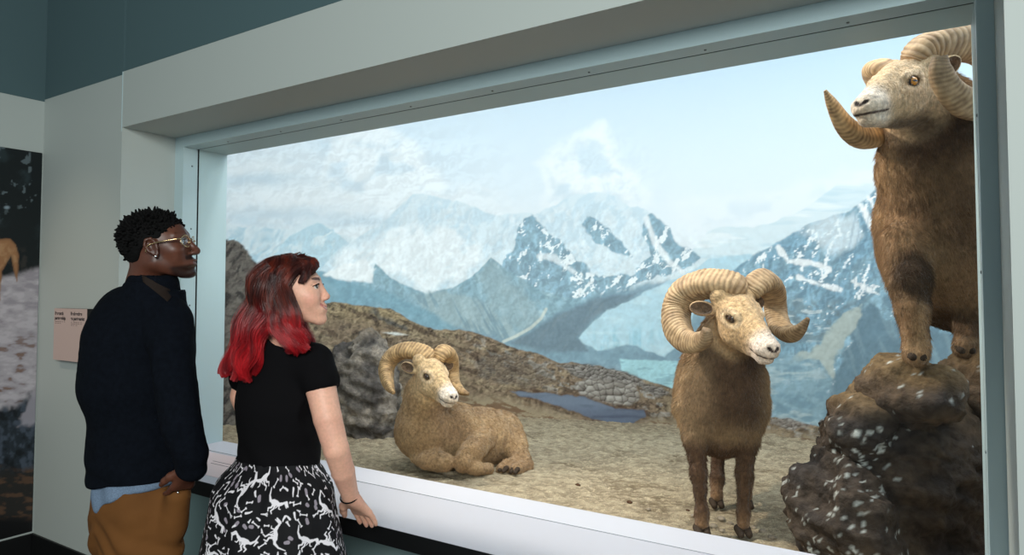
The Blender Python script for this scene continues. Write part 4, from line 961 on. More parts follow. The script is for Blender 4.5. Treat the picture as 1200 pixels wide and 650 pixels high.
w = x1 - x0; H_ = z1 - z0; cw = w * .49
for i, ls in enumerate([('Research', 'partnership'), ('Recherches', 'en partenariat')]):
    xx = x0 + w * .03 + i * cw
    text('heading', ls[0] + '\n' + ls[1], xx, z1 - H_ * .125, w * .072, 1.7130, tp, M_ink, .0008)
    boxes('body_text', [(xx + w * (.01 + .07 * q), xx + w * (.01 + .07 * q + rng.uniform(.03, .062)), 1.7134, 1.7139, z1 - H_ * (.262 + .03 * k), z1 - H_ * (.252 + .03 * k)) for k in range(2 + i) for q in range(5 - (k == 1 + i) * 2)], M_small, tp)
# ------------------------------------------------------------ people
def skin(name, base, rough=.5):
    return mat(name, (1, 1, 1), rough, .4, attr=True, sss=.12, attr_noise=((120, 120, 120), 3, .93, 1.06), bump=((900, 900, 900), 2, .12, .0008))
M_skin_m = skin('skin_deep_brown', None, .42); M_skin_w = skin('skin_fair', None, .48)
M_eyew = mat('eyeball', (1, 1, 1), .08, .6, attr=True, coat=1.0)
M_knit = mat('navy_knit', srgb(11, 15, 22), .95, .08, var=((60, 60, 60), 3, .8, 1.2), bump=((420, 420, 420), 2, .5, .002))
M_denim = mat('chambray', srgb(110, 128, 150), .85, .2, var=((300, 300, 300), 3, .75, 1.2), bump=((500, 500, 500), 2, .3, .001))
M_chino = mat('tan_chino', srgb(108, 69, 33), .85, .2, var=((8, 8, 8), 3, .88, 1.1), bump=((420, 420, 420), 2, .35, .001))
M_patch = mat('shoulder_leather', srgb(34, 25, 20), .8, .2, bump=((90, 90, 90), 4, .3, .003))
M_tee = mat('black_jersey', srgb(13, 12, 14), .9, .1, bump=((500, 500, 500), 2, .3, .001))
M_hairblack = mat('black_hair', srgb(9, 8, 8), .8, .15, bump=((200, 200, 200), 4, .8, .004))
M_gold = mat('spectacle_metal', srgb(214, 186, 140), .22, .5, 1.0)
M_stud = mat('ear_stud', srgb(235, 235, 235), .1, .8, 1.0)
M_shoe = mat('shoe_leather', srgb(30, 26, 24), .5, .4)
M_hairred = mat('red_hair', (1, 1, 1), .42, .5, attr=True, bump=((300, 300, 60), 3, .6, .004))
def lens_mat():
    m = bpy.data.materials.new('lens_glass'); m.use_nodes = True; nt = m.node_tree; nt.nodes.clear()
    o = nt.nodes.new('ShaderNodeOutputMaterial'); x = nt.nodes.new('ShaderNodeMixShader'); t = nt.nodes.new('ShaderNodeBsdfTransparent'); g = nt.nodes.new('ShaderNodeBsdfGlossy')
    g.inputs['Roughness'].default_value = .02; x.inputs[0].default_value = .12
    nt.links.new(t.outputs[0], x.inputs[1]); nt.links.new(g.outputs[0], x.inputs[2]); nt.links.new(x.outputs[0], o.inputs[0]); return m
M_lens = lens_mat()
def human_head(S, O, M, sc, fem=False):
    L = lambda f, s, u: O + (np.array([f, s, u]) * sc) @ M
    q = lambda *v: np.array(v) * sc
    S.ell(L(-.014, 0, .026), q(.097, .075, .080), .02, M)
    S.ell(L(.034, 0, -.012), q(.060, .060, .078), .03, M)
    jw = .040 if fem else .046
    for n in (-1, 1):
        S.cap(L(.000, n * jw, -.052), L(.062, n * .014, -.096), (.020 if fem else .023) * sc, .015 * sc, .025)
        S.ell(L(.058, n * .040, -.024), q(.026, .022, .022), .02, M)
        S.cap(L(.083, n * .012, .024), L(.070, n * .044, .022), .0095 * sc, .008 * sc, .012)
        S.ell(L(.094, n * .031, .002), q(.014, .015, .0095), .008, M, sub=True)
        S.ell(L(.098 if fem else .101, n * (.0105 if fem else .0135), -.0375), q(.010, .0065, .0068), .005, M)
        S.chain([L(.083, n * .018, .004), L(.0885, n * .027, .0105), L(.0855, n * .037, .0100), L(.073, n * .046, .003)], [.0038 * sc, .0044 * sc, .0044 * sc, .0036 * sc], .004)
        S.chain([L(.083, n * .018, -.001), L(.0865, n * .029, -.0085), L(.080, n * .040, -.0065)], [.0034 * sc, .0036 * sc, .003 * sc], .004)
        S.cap(L(.060, n * .030, -.052), L(.074, n * .020, -.070), .018 * sc, .014 * sc, .02)
    S.ell(L(.074 if fem else .083, 0, -.099), q(.016, .018, .015), .015, M)
    nt = .104 if fem else .112
    S.cap(L(.088, 0, .010), L(nt, 0, -.030), .0070 * sc, (.0078 if fem else .0098) * sc, .012)
    S.ell(L(nt - .001, 0, -.0345), q(.0085, .0085, .0075) if fem else q(.010, .0105, .009), .008, M)
    lf = -.005 if fem else 0
    S.ell(L(.080 + lf, 0, -.066), q(.022, .026, .020), .014, M)
    lw = .022 if fem else .024
    if fem:
        for n in (-1, 1):
            S.chain([L(.0930, 0, -.0600), L(.0915, n * .012, -.0592), L(.0790, n * .027, -.0530)], [.0046 * sc, .0042 * sc, .0026 * sc], .003)
            S.chain([L(.0905, 0, -.0755), L(.0885, n * .012, -.0738), L(.0790, n * .027, -.0545)], [.0050 * sc, .0044 * sc, .0026 * sc], .003)
            S.chain([L(.0990, 0, -.0680), L(.0960, n * .012, -.0665), L(.0850, n * .026, -.0540)], [.0030 * sc, .0028 * sc, .0012 * sc], .002, sub=True)
            S.ell(L(.064, n * .038, -.036), q(.020, .018, .016), .015, M)
    else: S.ell(L(.0985 + lf, 0, -.0595), q(.0072, lw, .0042), .004, M); S.ell(L(.0965 + lf, 0, -.0728), q(.0075, lw * .9, .0050), .004, M)
    if not fem: S.ell(L(.106, 0, -.0662), q(.012, lw, .0012), .0015, M, sub=True)
    for n in (-1, 1):
        e = lambda f, u, o=0: L(f + (.0 if fem else .018), n * (.076 + o), u)
        S.chain([e(.004, -.030), e(.006, -.012), e(.004, .006), e(-.006, .020, .005), e(-.020, .018, .008), e(-.026, .002, .008), e(-.018, -.018, .004), e(-.004, -.032)], [.0045 * sc] * 8, .004)
        S.ell(e(-.010, -.005, -.002), q(.018, .006, .026), .004, M); S.ell(e(-.008, -.004, .006), q(.009, .006, .014), .003, M, sub=True)
        S.ell(e(.000, -.036), q(.007, .005, .008), .004, M)
    return L
def human_eyes(L, M, sc, parent, iris, look=(1, 0, .1)):
    for n in (-1, 1):
        c = L(.0775, n * .031, .002); V_, F_ = sphere(c, .0125 * sc, 24, 16); d = (V_ - c) / (.0125 * sc); k = d @ (unit(look) @ M)
        C_ = np.tile(lin((225, 218, 212)), (len(V_), 1)); C_[k > .72] = lin(iris); C_[k > .95] = lin((10, 8, 8))
        mesh_obj('eye', V_, F_, M_eyew, parent, True, C_)
def hand(S, w, dirv, palmn, sc, curl=.25, spread=1, thumb=1, k=.006):
    """w wrist, dirv to the fingers, palmn out of the palm; thumb=+1/-1 side"""
    d = unit(dirv); n = unit(np.array(palmn, float) - d * (np.array(palmn) @ d)); s = np.cross(n, d) * thumb
    P = lambda a, b, c: w + (d * a + s * b + n * c) * sc
    S.cap(P(0, 0, 0), P(.03, 0, 0), .024 * sc, .027 * sc, .02, (n, .62))
    for b in (-.026, -.009, .009, .026): S.cap(P(.02, b * .6, 0), P(.085, b, -.002), .014 * sc, .0115 * sc, .014)
    for b, ln, cu in ((.029, .068, .9), (.010, .076, 1.), (-.010, .071, 1.05), (-.029, .056, 1.15)):
        a = P(.085, b, -.001); ang = 0; pts = [a]; rs = [.0098]; sp = b * 3.2 * spread
        for j, (f, r) in enumerate(((.45, .0088), (.31, .0080), (.24, .0068))):
            ang += curl * cu * (.6, 1, .8)[j]; v = unit(d * math.cos(ang) + n * math.sin(ang) + s * math.tan(sp) * math.cos(ang)); pts.append(pts[-1] + v * ln * f * sc); rs.append(r)
        S.chain(pts, [r * sc for r in rs], .003)
    S.chain([P(.015, .018, .006), P(.045, .042, .012), P(.070, .052, .016), P(.092, .056, .019)], [.015 * sc, .0125 * sc, .0105 * sc, .0085 * sc], .008)
def cloth(S, name, m, parent, seed, it=2, folds=None, cut=None, fine=.0012):
    P, Fc = S.extract()
    if cut is not None:
        keep = cut(P); Fc = Fc[keep[Fc].all(1)]; u, inv = np.unique(Fc, return_inverse=True); P = P[u]; Fc = inv.reshape(Fc.shape)
    P = smooth(P, Fc, it); N = vnormals(P, Fc)
    d = fbm(P[:, 0] * 14, P[:, 1] * 14, P[:, 2] * 22, o=3, s=seed) * fine * 2
    if folds: d = d + folds(P)
    P = P + N * d[:, None]; o = mesh_obj(name, P, Fc, m, parent, True)
    if cut is not None: md = o.modifiers.new('t', 'SOLIDIFY'); md.thickness = .003; md.offset = -1
    return P, Fc, N
TF = np.array([.53, .85, 0]) @ AX; TR = np.array([.85, -.53, 0]) @ AX; UPV = np.array([0, 0, 1.])
TX = np.array([TR, TF, UPV])

def man():
    O = V(186, 289, 2.26); M = fr((.965, .10, .17), (-.10, .985, .02)); sc = 1.06
    B0 = V(160, 430, 2.31)                                              # centre of the chest
    T = lambda r, f, z: np.array([B0[0], B0[1], 0]) + TR * r + TF * f + UPV * z
    root = empty('person', T(0, 0, 0), 'person in dark navy jumper, tan trousers and gold glasses, hand in pocket, looking right', 'person')
    S = Sdf(.0042); L = human_head(S, O, M, sc)
    S.cap(L(-.030, 0, -.045), T(.012, -.005, 1.46), .058, .062, .03)
    S.chain([T(-.13, 0, 1.42), T(0, 0, 1.44), T(.13, 0, 1.42)], [.055, .07, .055], .05)
    S.chain([T(0, 0, 1.35), T(0, .01, 1.15), T(0, 0, .95)], [.120, .105, .09], .05, (TF, .72))
    Wr = V(222, 549, 2.13); Wl = T(-.155, .10, .88)
    S.chain([V(198, 378, 2.22), V(206, 440, 2.14), V(216, 500, 2.10), Wr], [.05, .042, .036, .026], .005)
    S.chain([T(-.155, 0, 1.40), T(-.175, -.02, 1.27), T(-.178, 0, 1.12), Wl], [.05, .042, .036, .026], .02)
    hand(S, Wr, V(207, 583, 2.20) - Wr, -TR * .8 + TF * .2, 1.0, .28, .6, 1); hand(S, Wl, T(-.11, .14, .72) - Wl, TR, 1.0, .28, .6, -1)
    for n in (-1, 1):
        S.chain([T(n * .065, 0, .86), T(n * .085, .01, .50), T(n * .10, -.02, .09)], [.070, .052, .038], .03)
        S.cap(T(n * .10, -.03, .045), T(n * .11, .13, .035), .035, .03, .03)
    P, Fc = S.extract(); P = smooth(P, Fc, 1)
    q = (P - O) @ M.T / sc; C_ = np.tile(lin((90, 53, 40)), (len(P), 1)); f_, s_, u_ = q.T
    C_ = mixc(C_, .5 * sst(-.2, .5, noise(P[:, 0] * 30, P[:, 1] * 30, P[:, 2] * 30)), (108, 66, 49))
    face = (np.linalg.norm(q, axis=1) < .2)
    beard = sst(.012, .0, np.abs(u_ + .095) - .016) * sst(.03, .05, f_) * face + sst(.006, .001, np.abs(u_ + .051) - .0035) * sst(.07, .085, f_) * face * (np.abs(s_) < .03)
    side = sst(.02, .0, np.abs(f_ - .012) - .010) * (u_ > -.05) * (u_ < .03) * (np.abs(s_) > .05) * .5 * face
    C_ = mixc(C_, beard * .85 + side * .6, (26, 18, 16)); C_ = mixc(C_, sst(.011, .007, np.linalg.norm((q - [.097, 0, -.066]) / [1, 2.4, 1], axis=1)) * .5 * face, (120, 66, 60))
    for n in (-1, 1): C_ = mixc(C_, sst(.0042, .002, sd(q, (.091, n * .014, .027), (.073, n * .047, .028))) * .95, (16, 12, 12))
    mesh_obj('body', P, Fc, M_skin_m, root, True, C_); human_eyes(L, M, sc, root, (44, 26, 16), (1, 0, .1))
    # hair: short twists
    H = Sdf(.004); H.ell(L(-.014, 0, .033), np.array([.099, .079, .079]) * sc, .015, M); H.ell(L(-.040, 0, -.004), np.array([.060, .069, .058]) * sc, .02, M)
    H.ell(L(.090, 0, -.022), np.array([.072, .12, .082]) * sc, .01, M, sub=True); H.ell(L(.006, 0, -.055), np.array([.052, .12, .075]) * sc, .01, M, sub=True)
    P, Fc = H.extract(); P = smooth(P, Fc, 1); N = vnormals(P, Fc); P = P + N * (noise(P[:, 0] * 90, P[:, 1] * 90, P[:, 2] * 90)[:, None] * .0022)
    parts = [(P, Fc)]; rng = np.random.default_rng(3); q = (P - O) @ M.T / sc; ok = np.where((q[:, 2] > .034 - .40 * np.clip(-q[:, 0], 0, .09) * 1.6) & (q[:, 0] < .078))[0]
    got = []
    for i in rng.permutation(ok):
        if all(np.linalg.norm(P[i] - P[j]) > .0088 for j in got): got.append(i)
        if len(got) > 480: break
    for i in got:
        up_ = np.clip((q[i, 2] + .02) / .1, .2, 1); ln = rng.uniform(.008, .019) * up_ * (.75 if q[i, 0] > .05 else 1); d = unit(N[i] + rng.normal(size=3) * .30 + UPV * .15); e = rng.normal(size=3) * .004
        v, f, _, _ = tube([P[i] - N[i] * .004, P[i] + d * ln * .5 + e * .5, P[i] + d * ln + e], [.0054, .0046, .0016], 7, 7); parts.append((v, f))
    v, f = join(parts); mesh_obj('hair', v, f, M_hairblack, root, True)
    # glasses
    g = empty('glasses', L(.09, 0, .004), None, None); g.parent = root; g.location = [float(a) for a in L(.09, 0, .004) - world_loc(root)]
    lens = []; fr_ = []
    for n in (-1, 1):
        pts = [L(.099 - .010 * abs(math.cos(a)) * (1 if math.cos(a) * n > 0 else 0), n * .033 + .0245 * math.cos(a), .000 + .0185 * math.sin(a)) for a in np.linspace(0, 2 * math.pi, 25)]
        fr_.append(tube(pts, [.00135] * 25, 72, 8)[:2])
        c = L(.0975, n * .033, 0); ring = [c] + pts[:-1]; F_ = [[0, i + 1, (i + 1) % 24 + 1] for i in range(24)]; lens.append((np.array(ring), F_))
        fr_.append(tube([L(.090, n * .0575, .006), L(.086, n * .070, .007), L(.05, n * .079, .006), L(.018, n * .0805, .004), L(.000, n * .083, -.002), L(-.010, n * .081, -.020)], [.0026, .0026, .0024, .0022, .0020, .0018], 40, 8)[:2])
    fr_.append(tube([L(.100, -.009, .004), L(.104, 0, .007), L(.100, .009, .004)], [.0013] * 3, 16, 8)[:2])
    v, f = join(fr_); mesh_obj('frame', v, f, M_gold, g, True); v, f = join(lens); o = mesh_obj('lens', v, f, M_lens, g, True); md = o.modifiers.new('t', 'SOLIDIFY'); md.thickness = .0015
    v, f = sphere(L(.018, -.0835, -.037), .0038, 12, 8); mesh_obj('ear_stud', v, f, M_stud, root)
    # jumper
    S = Sdf(.0048)
    S.chain([T(-.125, -.005, 1.395), T(-.05, -.015, 1.448), T(.05, -.015, 1.448), T(.140, -.005, 1.39)], [.070, .078, .078, .072], .05, (TF, .9))
    S.chain([T(0.006, -.005, 1.36), T(0.012, -.015, 1.20), T(.014, 0, 1.02), T(.012, .005, .95), T(.012, .005, .91)], [.158, .150, .148, .156, .162], .05, (TF, .86))
    S.cap(T(0, -.03, 1.35), T(0, -.045, 1.22), .13, .12, .06)
    S.chain([V(196, 378, 2.23), V(202, 410, 2.18), V(206, 450, 2.14), V(213, 500, 2.10), V(223, 532, 2.11), V(225, 547, 2.125)], [.080, .069, .063, .057, .051, .044], .006)
    S.chain([T(-.138, -.005, 1.385), T(-.148, -.02, 1.27), T(-.136, -.01, 1.13), T(-.12, .08, 1.04)], [.070, .062, .055, .046], .008)
    S.cap(L(-.035, 0, -.12), L(-.045, 0, -.17), .075, .085, .04)
    S.cap(L(-.02, 0, .0), L(-.04, 0, -.175), .060, .064, .008, sub=True)
    tl = unit(UPV + TR * -.10); S.p.append(('e', T(0.02, 0, .832), np.array([.5, .5, .060]), np.array([unit(np.cross(TF, tl)), TF, tl]), 0, .006, None, True))
    Ea, Eb = V(222, 505, 2.1), V(206, 395, 2.2)
    def folds(P):
        rel = P - B0; r = rel @ TR; z = P[:, 2]; a = sd(P, V(207, 400, 2.18), V(229, 545, 2.12))
        arm = sst(.12, .07, a)
        f1 = np.abs(noise(z * 13 + r * 9, r * 14, z * 3, 3)) * -.008 * arm + .003 * arm
        f2 = (noise(r * 9 + 2, z * 5 + r * 5, z * 0, 5)) * .008 * (1 - arm * .5) + np.sin(z * 60 + r * 18 + 2 * noise(r * 6, z * 6, z * 0, 8)) * .003 * sst(1.02, .93, z)
        return f1 + f2
    P, Fc, N = cloth(S, 'jumper', M_knit, root, 7, 2, folds)
    # stand collar
    a = np.linspace(0, 2 * math.pi, 60, endpoint=False); cc = L(-.040, 0, -.128); rows = []
    fx = unit(M[0] * [1, 1, 0]); sx = np.cross(UPV, fx)
    for k, (hh, rr) in enumerate([(-.030, .088), (-.008, .079), (.016, .075), (.030, .078), (.032, .083), (.024, .086), (-.004, .088), (-.03, .094)]):
        rows.append([cc + fx * math.cos(t) * rr * (1.0 if math.cos(t) > 0 else 1.05) + sx * math.sin(t) * rr * .95 + UPV * (hh + .006 * math.sin(3 * t + 1) - .030 * max(0, math.cos(t)) - .012) + fx * .018 * max(0, math.cos(t)) for t in a])
    V_ = np.array(rows).reshape(-1, 3); ii = np.arange(len(V_)).reshape(8, 60); nx = np.roll(ii, -1, 1)
    mesh_obj('collar', V_, np.stack([ii[:-1], nx[:-1], nx[1:], ii[1:]], -1).reshape(-1, 4).tolist(), M_knit, root)
    # leather shoulder patch: the part of the jumper surface on top of the right shoulder
    gp = []; fx_, fy_ = proj(P); vis = np.where((N @ _A < .1) & (np.abs(fx_ - 185) < 45) & (np.abs(fy_ - 338) < 40) & (P @ _A < O @ _A + .02))[0]
    for i_ in range(30):
        t_ = i_ / 29
        for j_ in range(10):
            w_h = (j_ / 9 - .5) * (5 + 11 * t_); a_, b_ = 163 + 38 * t_ + w_h * .6, 323 + 26 * t_ - w_h * .8
            k_n = vis[np.argsort((fx_[vis] - a_) ** 2 + (fy_[vis] - b_) ** 2)[:8]]; gp.append(P[k_n].mean(0) + unit(N[k_n].mean(0)) * .0035)
    ii = np.arange(300).reshape(30, 10); v, f = np.array(gp), np.stack([ii[:-1, :-1], ii[:-1, 1:], ii[1:, 1:], ii[1:, :-1]], -1).reshape(-1, 4).tolist()
    o = mesh_obj('shoulder_patch', smooth(v, np.array(f), 2), f, M_patch, root); md = o.modifiers.new('t', 'SOLIDIFY'); md.thickness = .0015
    # shirt tail and trousers
    S = Sdf(.0055); S.chain([T(0.026, .002, .90), T(0.026, .002, .86), T(.022, -.004, .835)], [.138, .143, .146], .03, (TF, .86))
    S.p.append(('e', T(.30, .1, .78), np.array([.33, .5, .12]), TX, 0, .01, None, True)); S.p.append(('e', T(0, 0, .755), np.array([.5, .5, .055]), np.eye(3), 0, .004, None, True))
    cloth(S, 'shirt_tail', M_denim, root, 9, 1, lambda P: .004 * np.sin((P @ TR) * 70 + P[:, 2] * 30))
    S = Sdf(.0052)
    S.chain([T(.022, 0, .945), T(.026, 0, .80), T(.020, -.005, .72)], [.138, .140, .138], .04, (TF, .82))
    S.cap(T(-.035, -.03, .79), T(-.035, -.03, .72), .078, .078, .05); S.cap(T(.075, -.03, .79), T(.075, -.03, .72), .078, .078, .05)
    for n in (-1, 1): S.chain([T(.022 + n * .066, 0, .72), T(n * .082, .01, .50), T(n * .092, -.01, .30), T(n * .10, -.02, .085)], [.088, .076, .068, .062], .035)
    S.cap(V(209, 580, 2.20), V(202, 645, 2.24), .037, .030, .06)
    def fo(P):
        z = P[:, 2]; r = (P - B0) @ TR; f = (P - B0) @ TF
        return .0045 * np.sin(z * 55 + np.abs(r) * 40 + 3 * noise(r * 7, f * 7, z * 7, 21)) * sst(.85, .72, z) + .005 * noise(r * 12, f * 12, z * 9, 23)
    P, Fc, N = cloth(S, 'trousers', M_chino, root, 13, 2, fo)
    a_, b_ = V(222, 563, 2.13), V(203, 556, 2.12)
    pk = sst(.004, .002, sd(P, V(221, 567, 2.15), V(206, 560, 2.13)));
    a2 = np.array([V(221, 568, 2.10), V(213, 570, 2.09), V(205, 571, 2.10)]); sn = np.array([P[np.argmin(pd(P, q))] + N[np.argmin(pd(P, q))] * .001 for q in a2]); v, f, _, _ = tube(sn, [.0022] * 3, 20, 8); mesh_obj('pocket_welt', v, f, M_chino, root)
    v, f = sphere(P[np.argmin(pd(P, V(206, 568, 2.1)))] + N[np.argmin(pd(P, V(206, 568, 2.1)))] * .002, .004, 12, 8); mesh_obj('rivet', v, f, M_stud, root)
    for n in (-1, 1):
        S = Sdf(.006); S.cap(T(n * .10, -.04, .05), T(n * .115, .16, .04), .045, .042, .03); S.cap(T(n * .10, -.03, .06), T(n * .10, -.03, .10), .045, .045, .03)
        S.p.append(('e', T(n * .1, .05, -.5), np.array([1, 1, .505]), np.eye(3), 0, .002, None, True)); P, Fc = S.extract(); mesh_obj('shoe', smooth(P, Fc, 2), Fc, M_shoe, root)
man()

def woman():
    O = V(341.5, 343, 2.15); M = fr((.955, .06, .20), (-.06, .99, .0)); sc = 1.03
    B0 = V(329, 440, 2.20); T = lambda r, f, z: np.array([B0[0], B0[1], 0]) + TR * r + TF * f + UPV * z
    root = empty('person', T(0, 0, 0), 'person with long red hair in black top and bone print skirt, hand on sill', 'person')
    S = Sdf(.0038); L = human_head(S, O, M, sc, True)
    S.cap(L(-.028, 0, -.045), T(.01, 0, 1.36), .046, .050, .03)
    S.chain([T(-.115, 0, 1.315), T(0, 0, 1.335), T(.125, 0, 1.31)], [.045, .052, .045], .04)
    S.chain([T(0, 0, 1.24), T(0, .01, 1.08), T(0, 0, .93)], [.115, .095, .12], .05, (TF, .72))
    Wr = V(411, 582, 2.16); Wl = T(-.16, .22, .80)
    S.chain([V(368, 424, 2.12), V(376, 455, 2.09), V(384, 490, 2.065), V(394, 526, 2.06), V(402, 552, 2.10), Wr], [.049, .046, .0425, .038, .0355, .0255], .004)
    S.chain([T(-.15, 0, 1.30), T(-.180, .0, 1.17), T(-.165, .02, 1.04), Wl], [.046, .042, .035, .024], .02)
    tip = V(443, 622, 2.31); tip[2] = .695; Wn = Wr
    hand(S, Wr, (tip - Wr) + UPV * .008, np.array([0, 0, -1.]) - TF * .25, 1.04, .08, .7, -1, .005)
    hand(S, Wl, T(-.12, .40, .725) - Wl, np.array([0, 0, -1.]), .90, .10, 1.0, 1)
    for n in (-1, 1):
        S.chain([T(n * .085, 0, .90), T(n * .085, .01, .46), T(n * .08, -.02, .08)], [.085, .050, .034], .03); S.cap(T(n * .08, -.03, .04), T(n * .09, .12, .03), .03, .026, .03)
    P, Fc = S.extract(); P = smooth(P, Fc, 1); q = (P - O) @ M.T / sc; f_, s_, u_ = q.T
    C_ = np.tile(lin((236, 180, 154)), (len(P), 1)); face = np.linalg.norm(q, axis=1) < .2
    C_ = mixc(C_, .4 * sst(-.2, .6, noise(P[:, 0] * 16, P[:, 1] * 16, P[:, 2] * 16)), (214, 156, 136))
    for n in (-1, 1):
        C_ = mixc(C_, sst(.030, .008, np.linalg.norm(q - [.062, n * .046, -.030], axis=1)) * .45 * face, (224, 138, 124))
        C_ = mixc(C_, sst(.0075, .0050, sd(q, (.098, n * .014, .024), (.084, n * .046, .029))) * .92 * face, (64, 34, 28))
        C_ = mixc(C_, sst(.0050, .0025, sd(q, (.088, n * .021, .0095), (.073, n * .046, .008))) * .92 * face, (30, 20, 20))
        C_ = mixc(C_, sst(.010, .005, np.linalg.norm((q - [.084, n * .034, .016]) / [1, 1.7, .8], axis=1)) * .35 * face, (150, 100, 92))
    mo = np.minimum.reduce([np.minimum(sd(q, (.093, 0, -.067), (.090, n * .012, -.0655)), sd(q, (.090, n * .012, -.0655), (.080, n * .026, -.0540))) for n in (-1, 1)])
    C_ = mixc(C_, sst(.0090, .0068, mo) * .75 * face, (196, 92, 88)); C_ = mixc(C_, sst(.0048, .0032, mo) * (np.abs(s_) < .020) * face * .95, (240, 232, 226)); C_ = mixc(C_, sst(.0030, .0018, mo) * (np.abs(s_) >= .020) * face * .8, (110, 44, 44))
    mesh_obj('body', P, Fc, M_skin_w, root, True, C_); human_eyes(L, M, sc, root, (56, 42, 32), (1, -.25, .1))
    # lashes
    for n in (-1, 1):
        v, f, _, _ = tube([L(.087, n * .019, .006), L(.0935, n * .028, .0085), L(.091, n * .038, .0075), L(.078, n * .049, .004)], [.0012, .0019, .0022, .0010], 18, 6); mesh_obj('eyelashes', v, f, M_hairblack, root)
    # hair locks as guided volumes
    def hp(x, y, d): return V(x, y, d)
    guides = [
        ([L(.050, -.02, .086), L(.0, -.03, .092), L(-.06, -.03, .065), hp(309, 345, 2.16), hp(292, 375, 2.15), hp(282, 402, 2.14), hp(272, 428, 2.14), hp(264, 441, 2.14)], [.012, .018, .024, .030, .032, .030, .022, .008]),
        ([L(-.02, -.055, .078), L(-.065, -.055, .04), hp(307, 362, 2.10), hp(294, 390, 2.08), hp(286, 415, 2.08), hp(281, 445, 2.09)], [.030, .036, .036, .032, .026, .006]),
        ([L(-.03, -.065, .06), L(-.05, -.075, .01), hp(312, 368, 2.09), hp(298, 392, 2.07), hp(293, 420, 2.08), hp(291, 447, 2.09)], [.028, .032, .030, .024, .018, .006]),
        ([L(-.078, .0, .03), L(-.085, .0, -.03), hp(302, 384, 2.18), hp(288, 410, 2.18), hp(278, 436, 2.18)], [.025, .032, .034, .030, .010]),
        ([L(-.05, .04, .07), L(-.078, .045, .0), hp(312, 385, 2.26), hp(300, 415, 2.26), hp(290, 438, 2.26)], [.035, .04, .035, .028, .008]),
        ([L(.082, -.015, .084), L(.050, -.045, .078), L(.008, -.068, .050), L(-.016, -.082, .0), hp(334, 366, 2.055), hp(342, 385, 2.045), hp(352, 400, 2.05), hp(357, 411, 2.06)], [.008, .014, .018, .020, .022, .023, .019, .006]),
        ([L(.070, -.035, .074), L(.026, -.064, .056), L(-.006, -.080, .02), L(-.028, -.086, -.03), hp(328, 378, 2.05), hp(338, 398, 2.045), hp(341, 413, 2.06)], [.012, .020, .022, .024, .026, .022, .006]),
        ([L(.0, -.078, .045), L(-.035, -.085, -.01), hp(324, 366, 2.06), hp(330, 380, 2.06), hp(334, 392, 2.07)], [.024, .028, .024, .018, .006]),
        ([L(.02, .0, .092), L(.058, -.008, .088), L(.081, -.020, .076), L(.088, -.034, .058), L(.080, -.050, .044)], [.010, .013, .012, .009, .004]), ([L(.02, -.03, .088), L(.050, -.036, .080), L(.070, -.046, .062), L(.066, -.062, .040), L(.050, -.072, .020)], [.010, .014, .013, .011, .006]), ([L(.02, .02, .092), L(.060, .015, .088), L(.085, .0, .076), L(.094, -.014, .060)], [.010, .012, .010, .005]),
        ([L(.05, .03, .095), L(.0, .065, .08), L(-.02, .08, .02), L(-.02, .085, -.06), L(-.01, .08, -.15), L(-.02, .085, -.2)], [.022, .028, .028, .026, .024, .006]),
    ]
    def sk(a, th, k=1.0):
        a, th = math.radians(a), math.radians(th); return L(-.012 + .105 * k * math.sin(th) * math.cos(a), -.086 * k * math.sin(th) * math.sin(a), .032 + .083 * k * math.cos(th))
    for a, tail in ((18, [hp(339, 356, 2.05), hp(341, 374, 2.045), hp(349, 392, 2.045), hp(359, 409, 2.06)]), (38, [hp(335, 360, 2.05), hp(339, 380, 2.045), hp(348, 398, 2.045), hp(352, 412, 2.06)]), (58, [hp(328, 364, 2.055), hp(333, 384, 2.045), hp(341, 402, 2.05), hp(343, 414, 2.06)]),
                    (80, [hp(322, 366, 2.07), hp(308, 388, 2.08), hp(300, 416, 2.09), hp(297, 438, 2.09)]), (104, [hp(312, 368, 2.09), hp(297, 394, 2.09), hp(290, 422, 2.10), hp(288, 447, 2.10)]), (128, [hp(304, 366, 2.12), hp(290, 392, 2.12), hp(281, 420, 2.12), hp(278, 446, 2.12)]),
                    (152, [hp(298, 362, 2.15), hp(284, 388, 2.14), hp(274, 414, 2.14), hp(268, 438, 2.14)]), (178, [hp(298, 364, 2.18), hp(285, 392, 2.17), hp(274, 418, 2.17), hp(262, 438, 2.16)]), (205, [hp(304, 376, 2.22), hp(292, 404, 2.22), hp(284, 436, 2.22)])):
        dr = max(5, (88 - a) * .32); kk = .92 if a < 90 else .89
        guides.append(([sk(a, 6, .94), sk(a + dr, 32, kk), sk(a + dr * 2, 58, kk), sk(a + dr * 3, 82, kk)] + tail, [.011, .017, .019, .021] + [.023] * (len(tail) - 2) + [.018, .008]))
    H = Sdf(.0042); H.ell(L(-.012, 0, .031), np.array([.094, .078, .074]) * sc, .02, M); H.ell(L(-.034, 0, .0), np.array([.062, .074, .072]) * sc, .03, M)
    H.ell(L(.104, -.01, -.022), np.array([.080, .12, .090]) * sc, .012, M, sub=True); H.ell(L(.030, 0, -.085), np.array([.062, .068, .085]) * sc, .01, M, sub=True)
    GP = []
    for pts, rs in guides:
        c = catmull(pts, 26); r = catmull(np.array(rs)[:, None], 26)[:, 0]; w = np.linspace(0, 1, 26)[:, None]
        c = c + (_R * np.sin(w * 19 + pts[1][2] * 90 + len(GP)) * .012 + _A * np.cos(w * 16 + len(GP)) * .007) * w ** 1.3 * (1.0 if len(pts) > 5 else 0.0)
        H.chain(c, np.maximum(r * .60, .002), .010); t = np.gradient(c, axis=0); GP.append((c, t / np.linalg.norm(t, axis=1, keepdims=True), r))
    gc_, gt_ = np.vstack([g[0] for g in GP]), np.vstack([g[1] for g in GP])
    P, Fc = H.extract(); P = smooth(P, Fc, 2); N = vnormals(P, Fc)
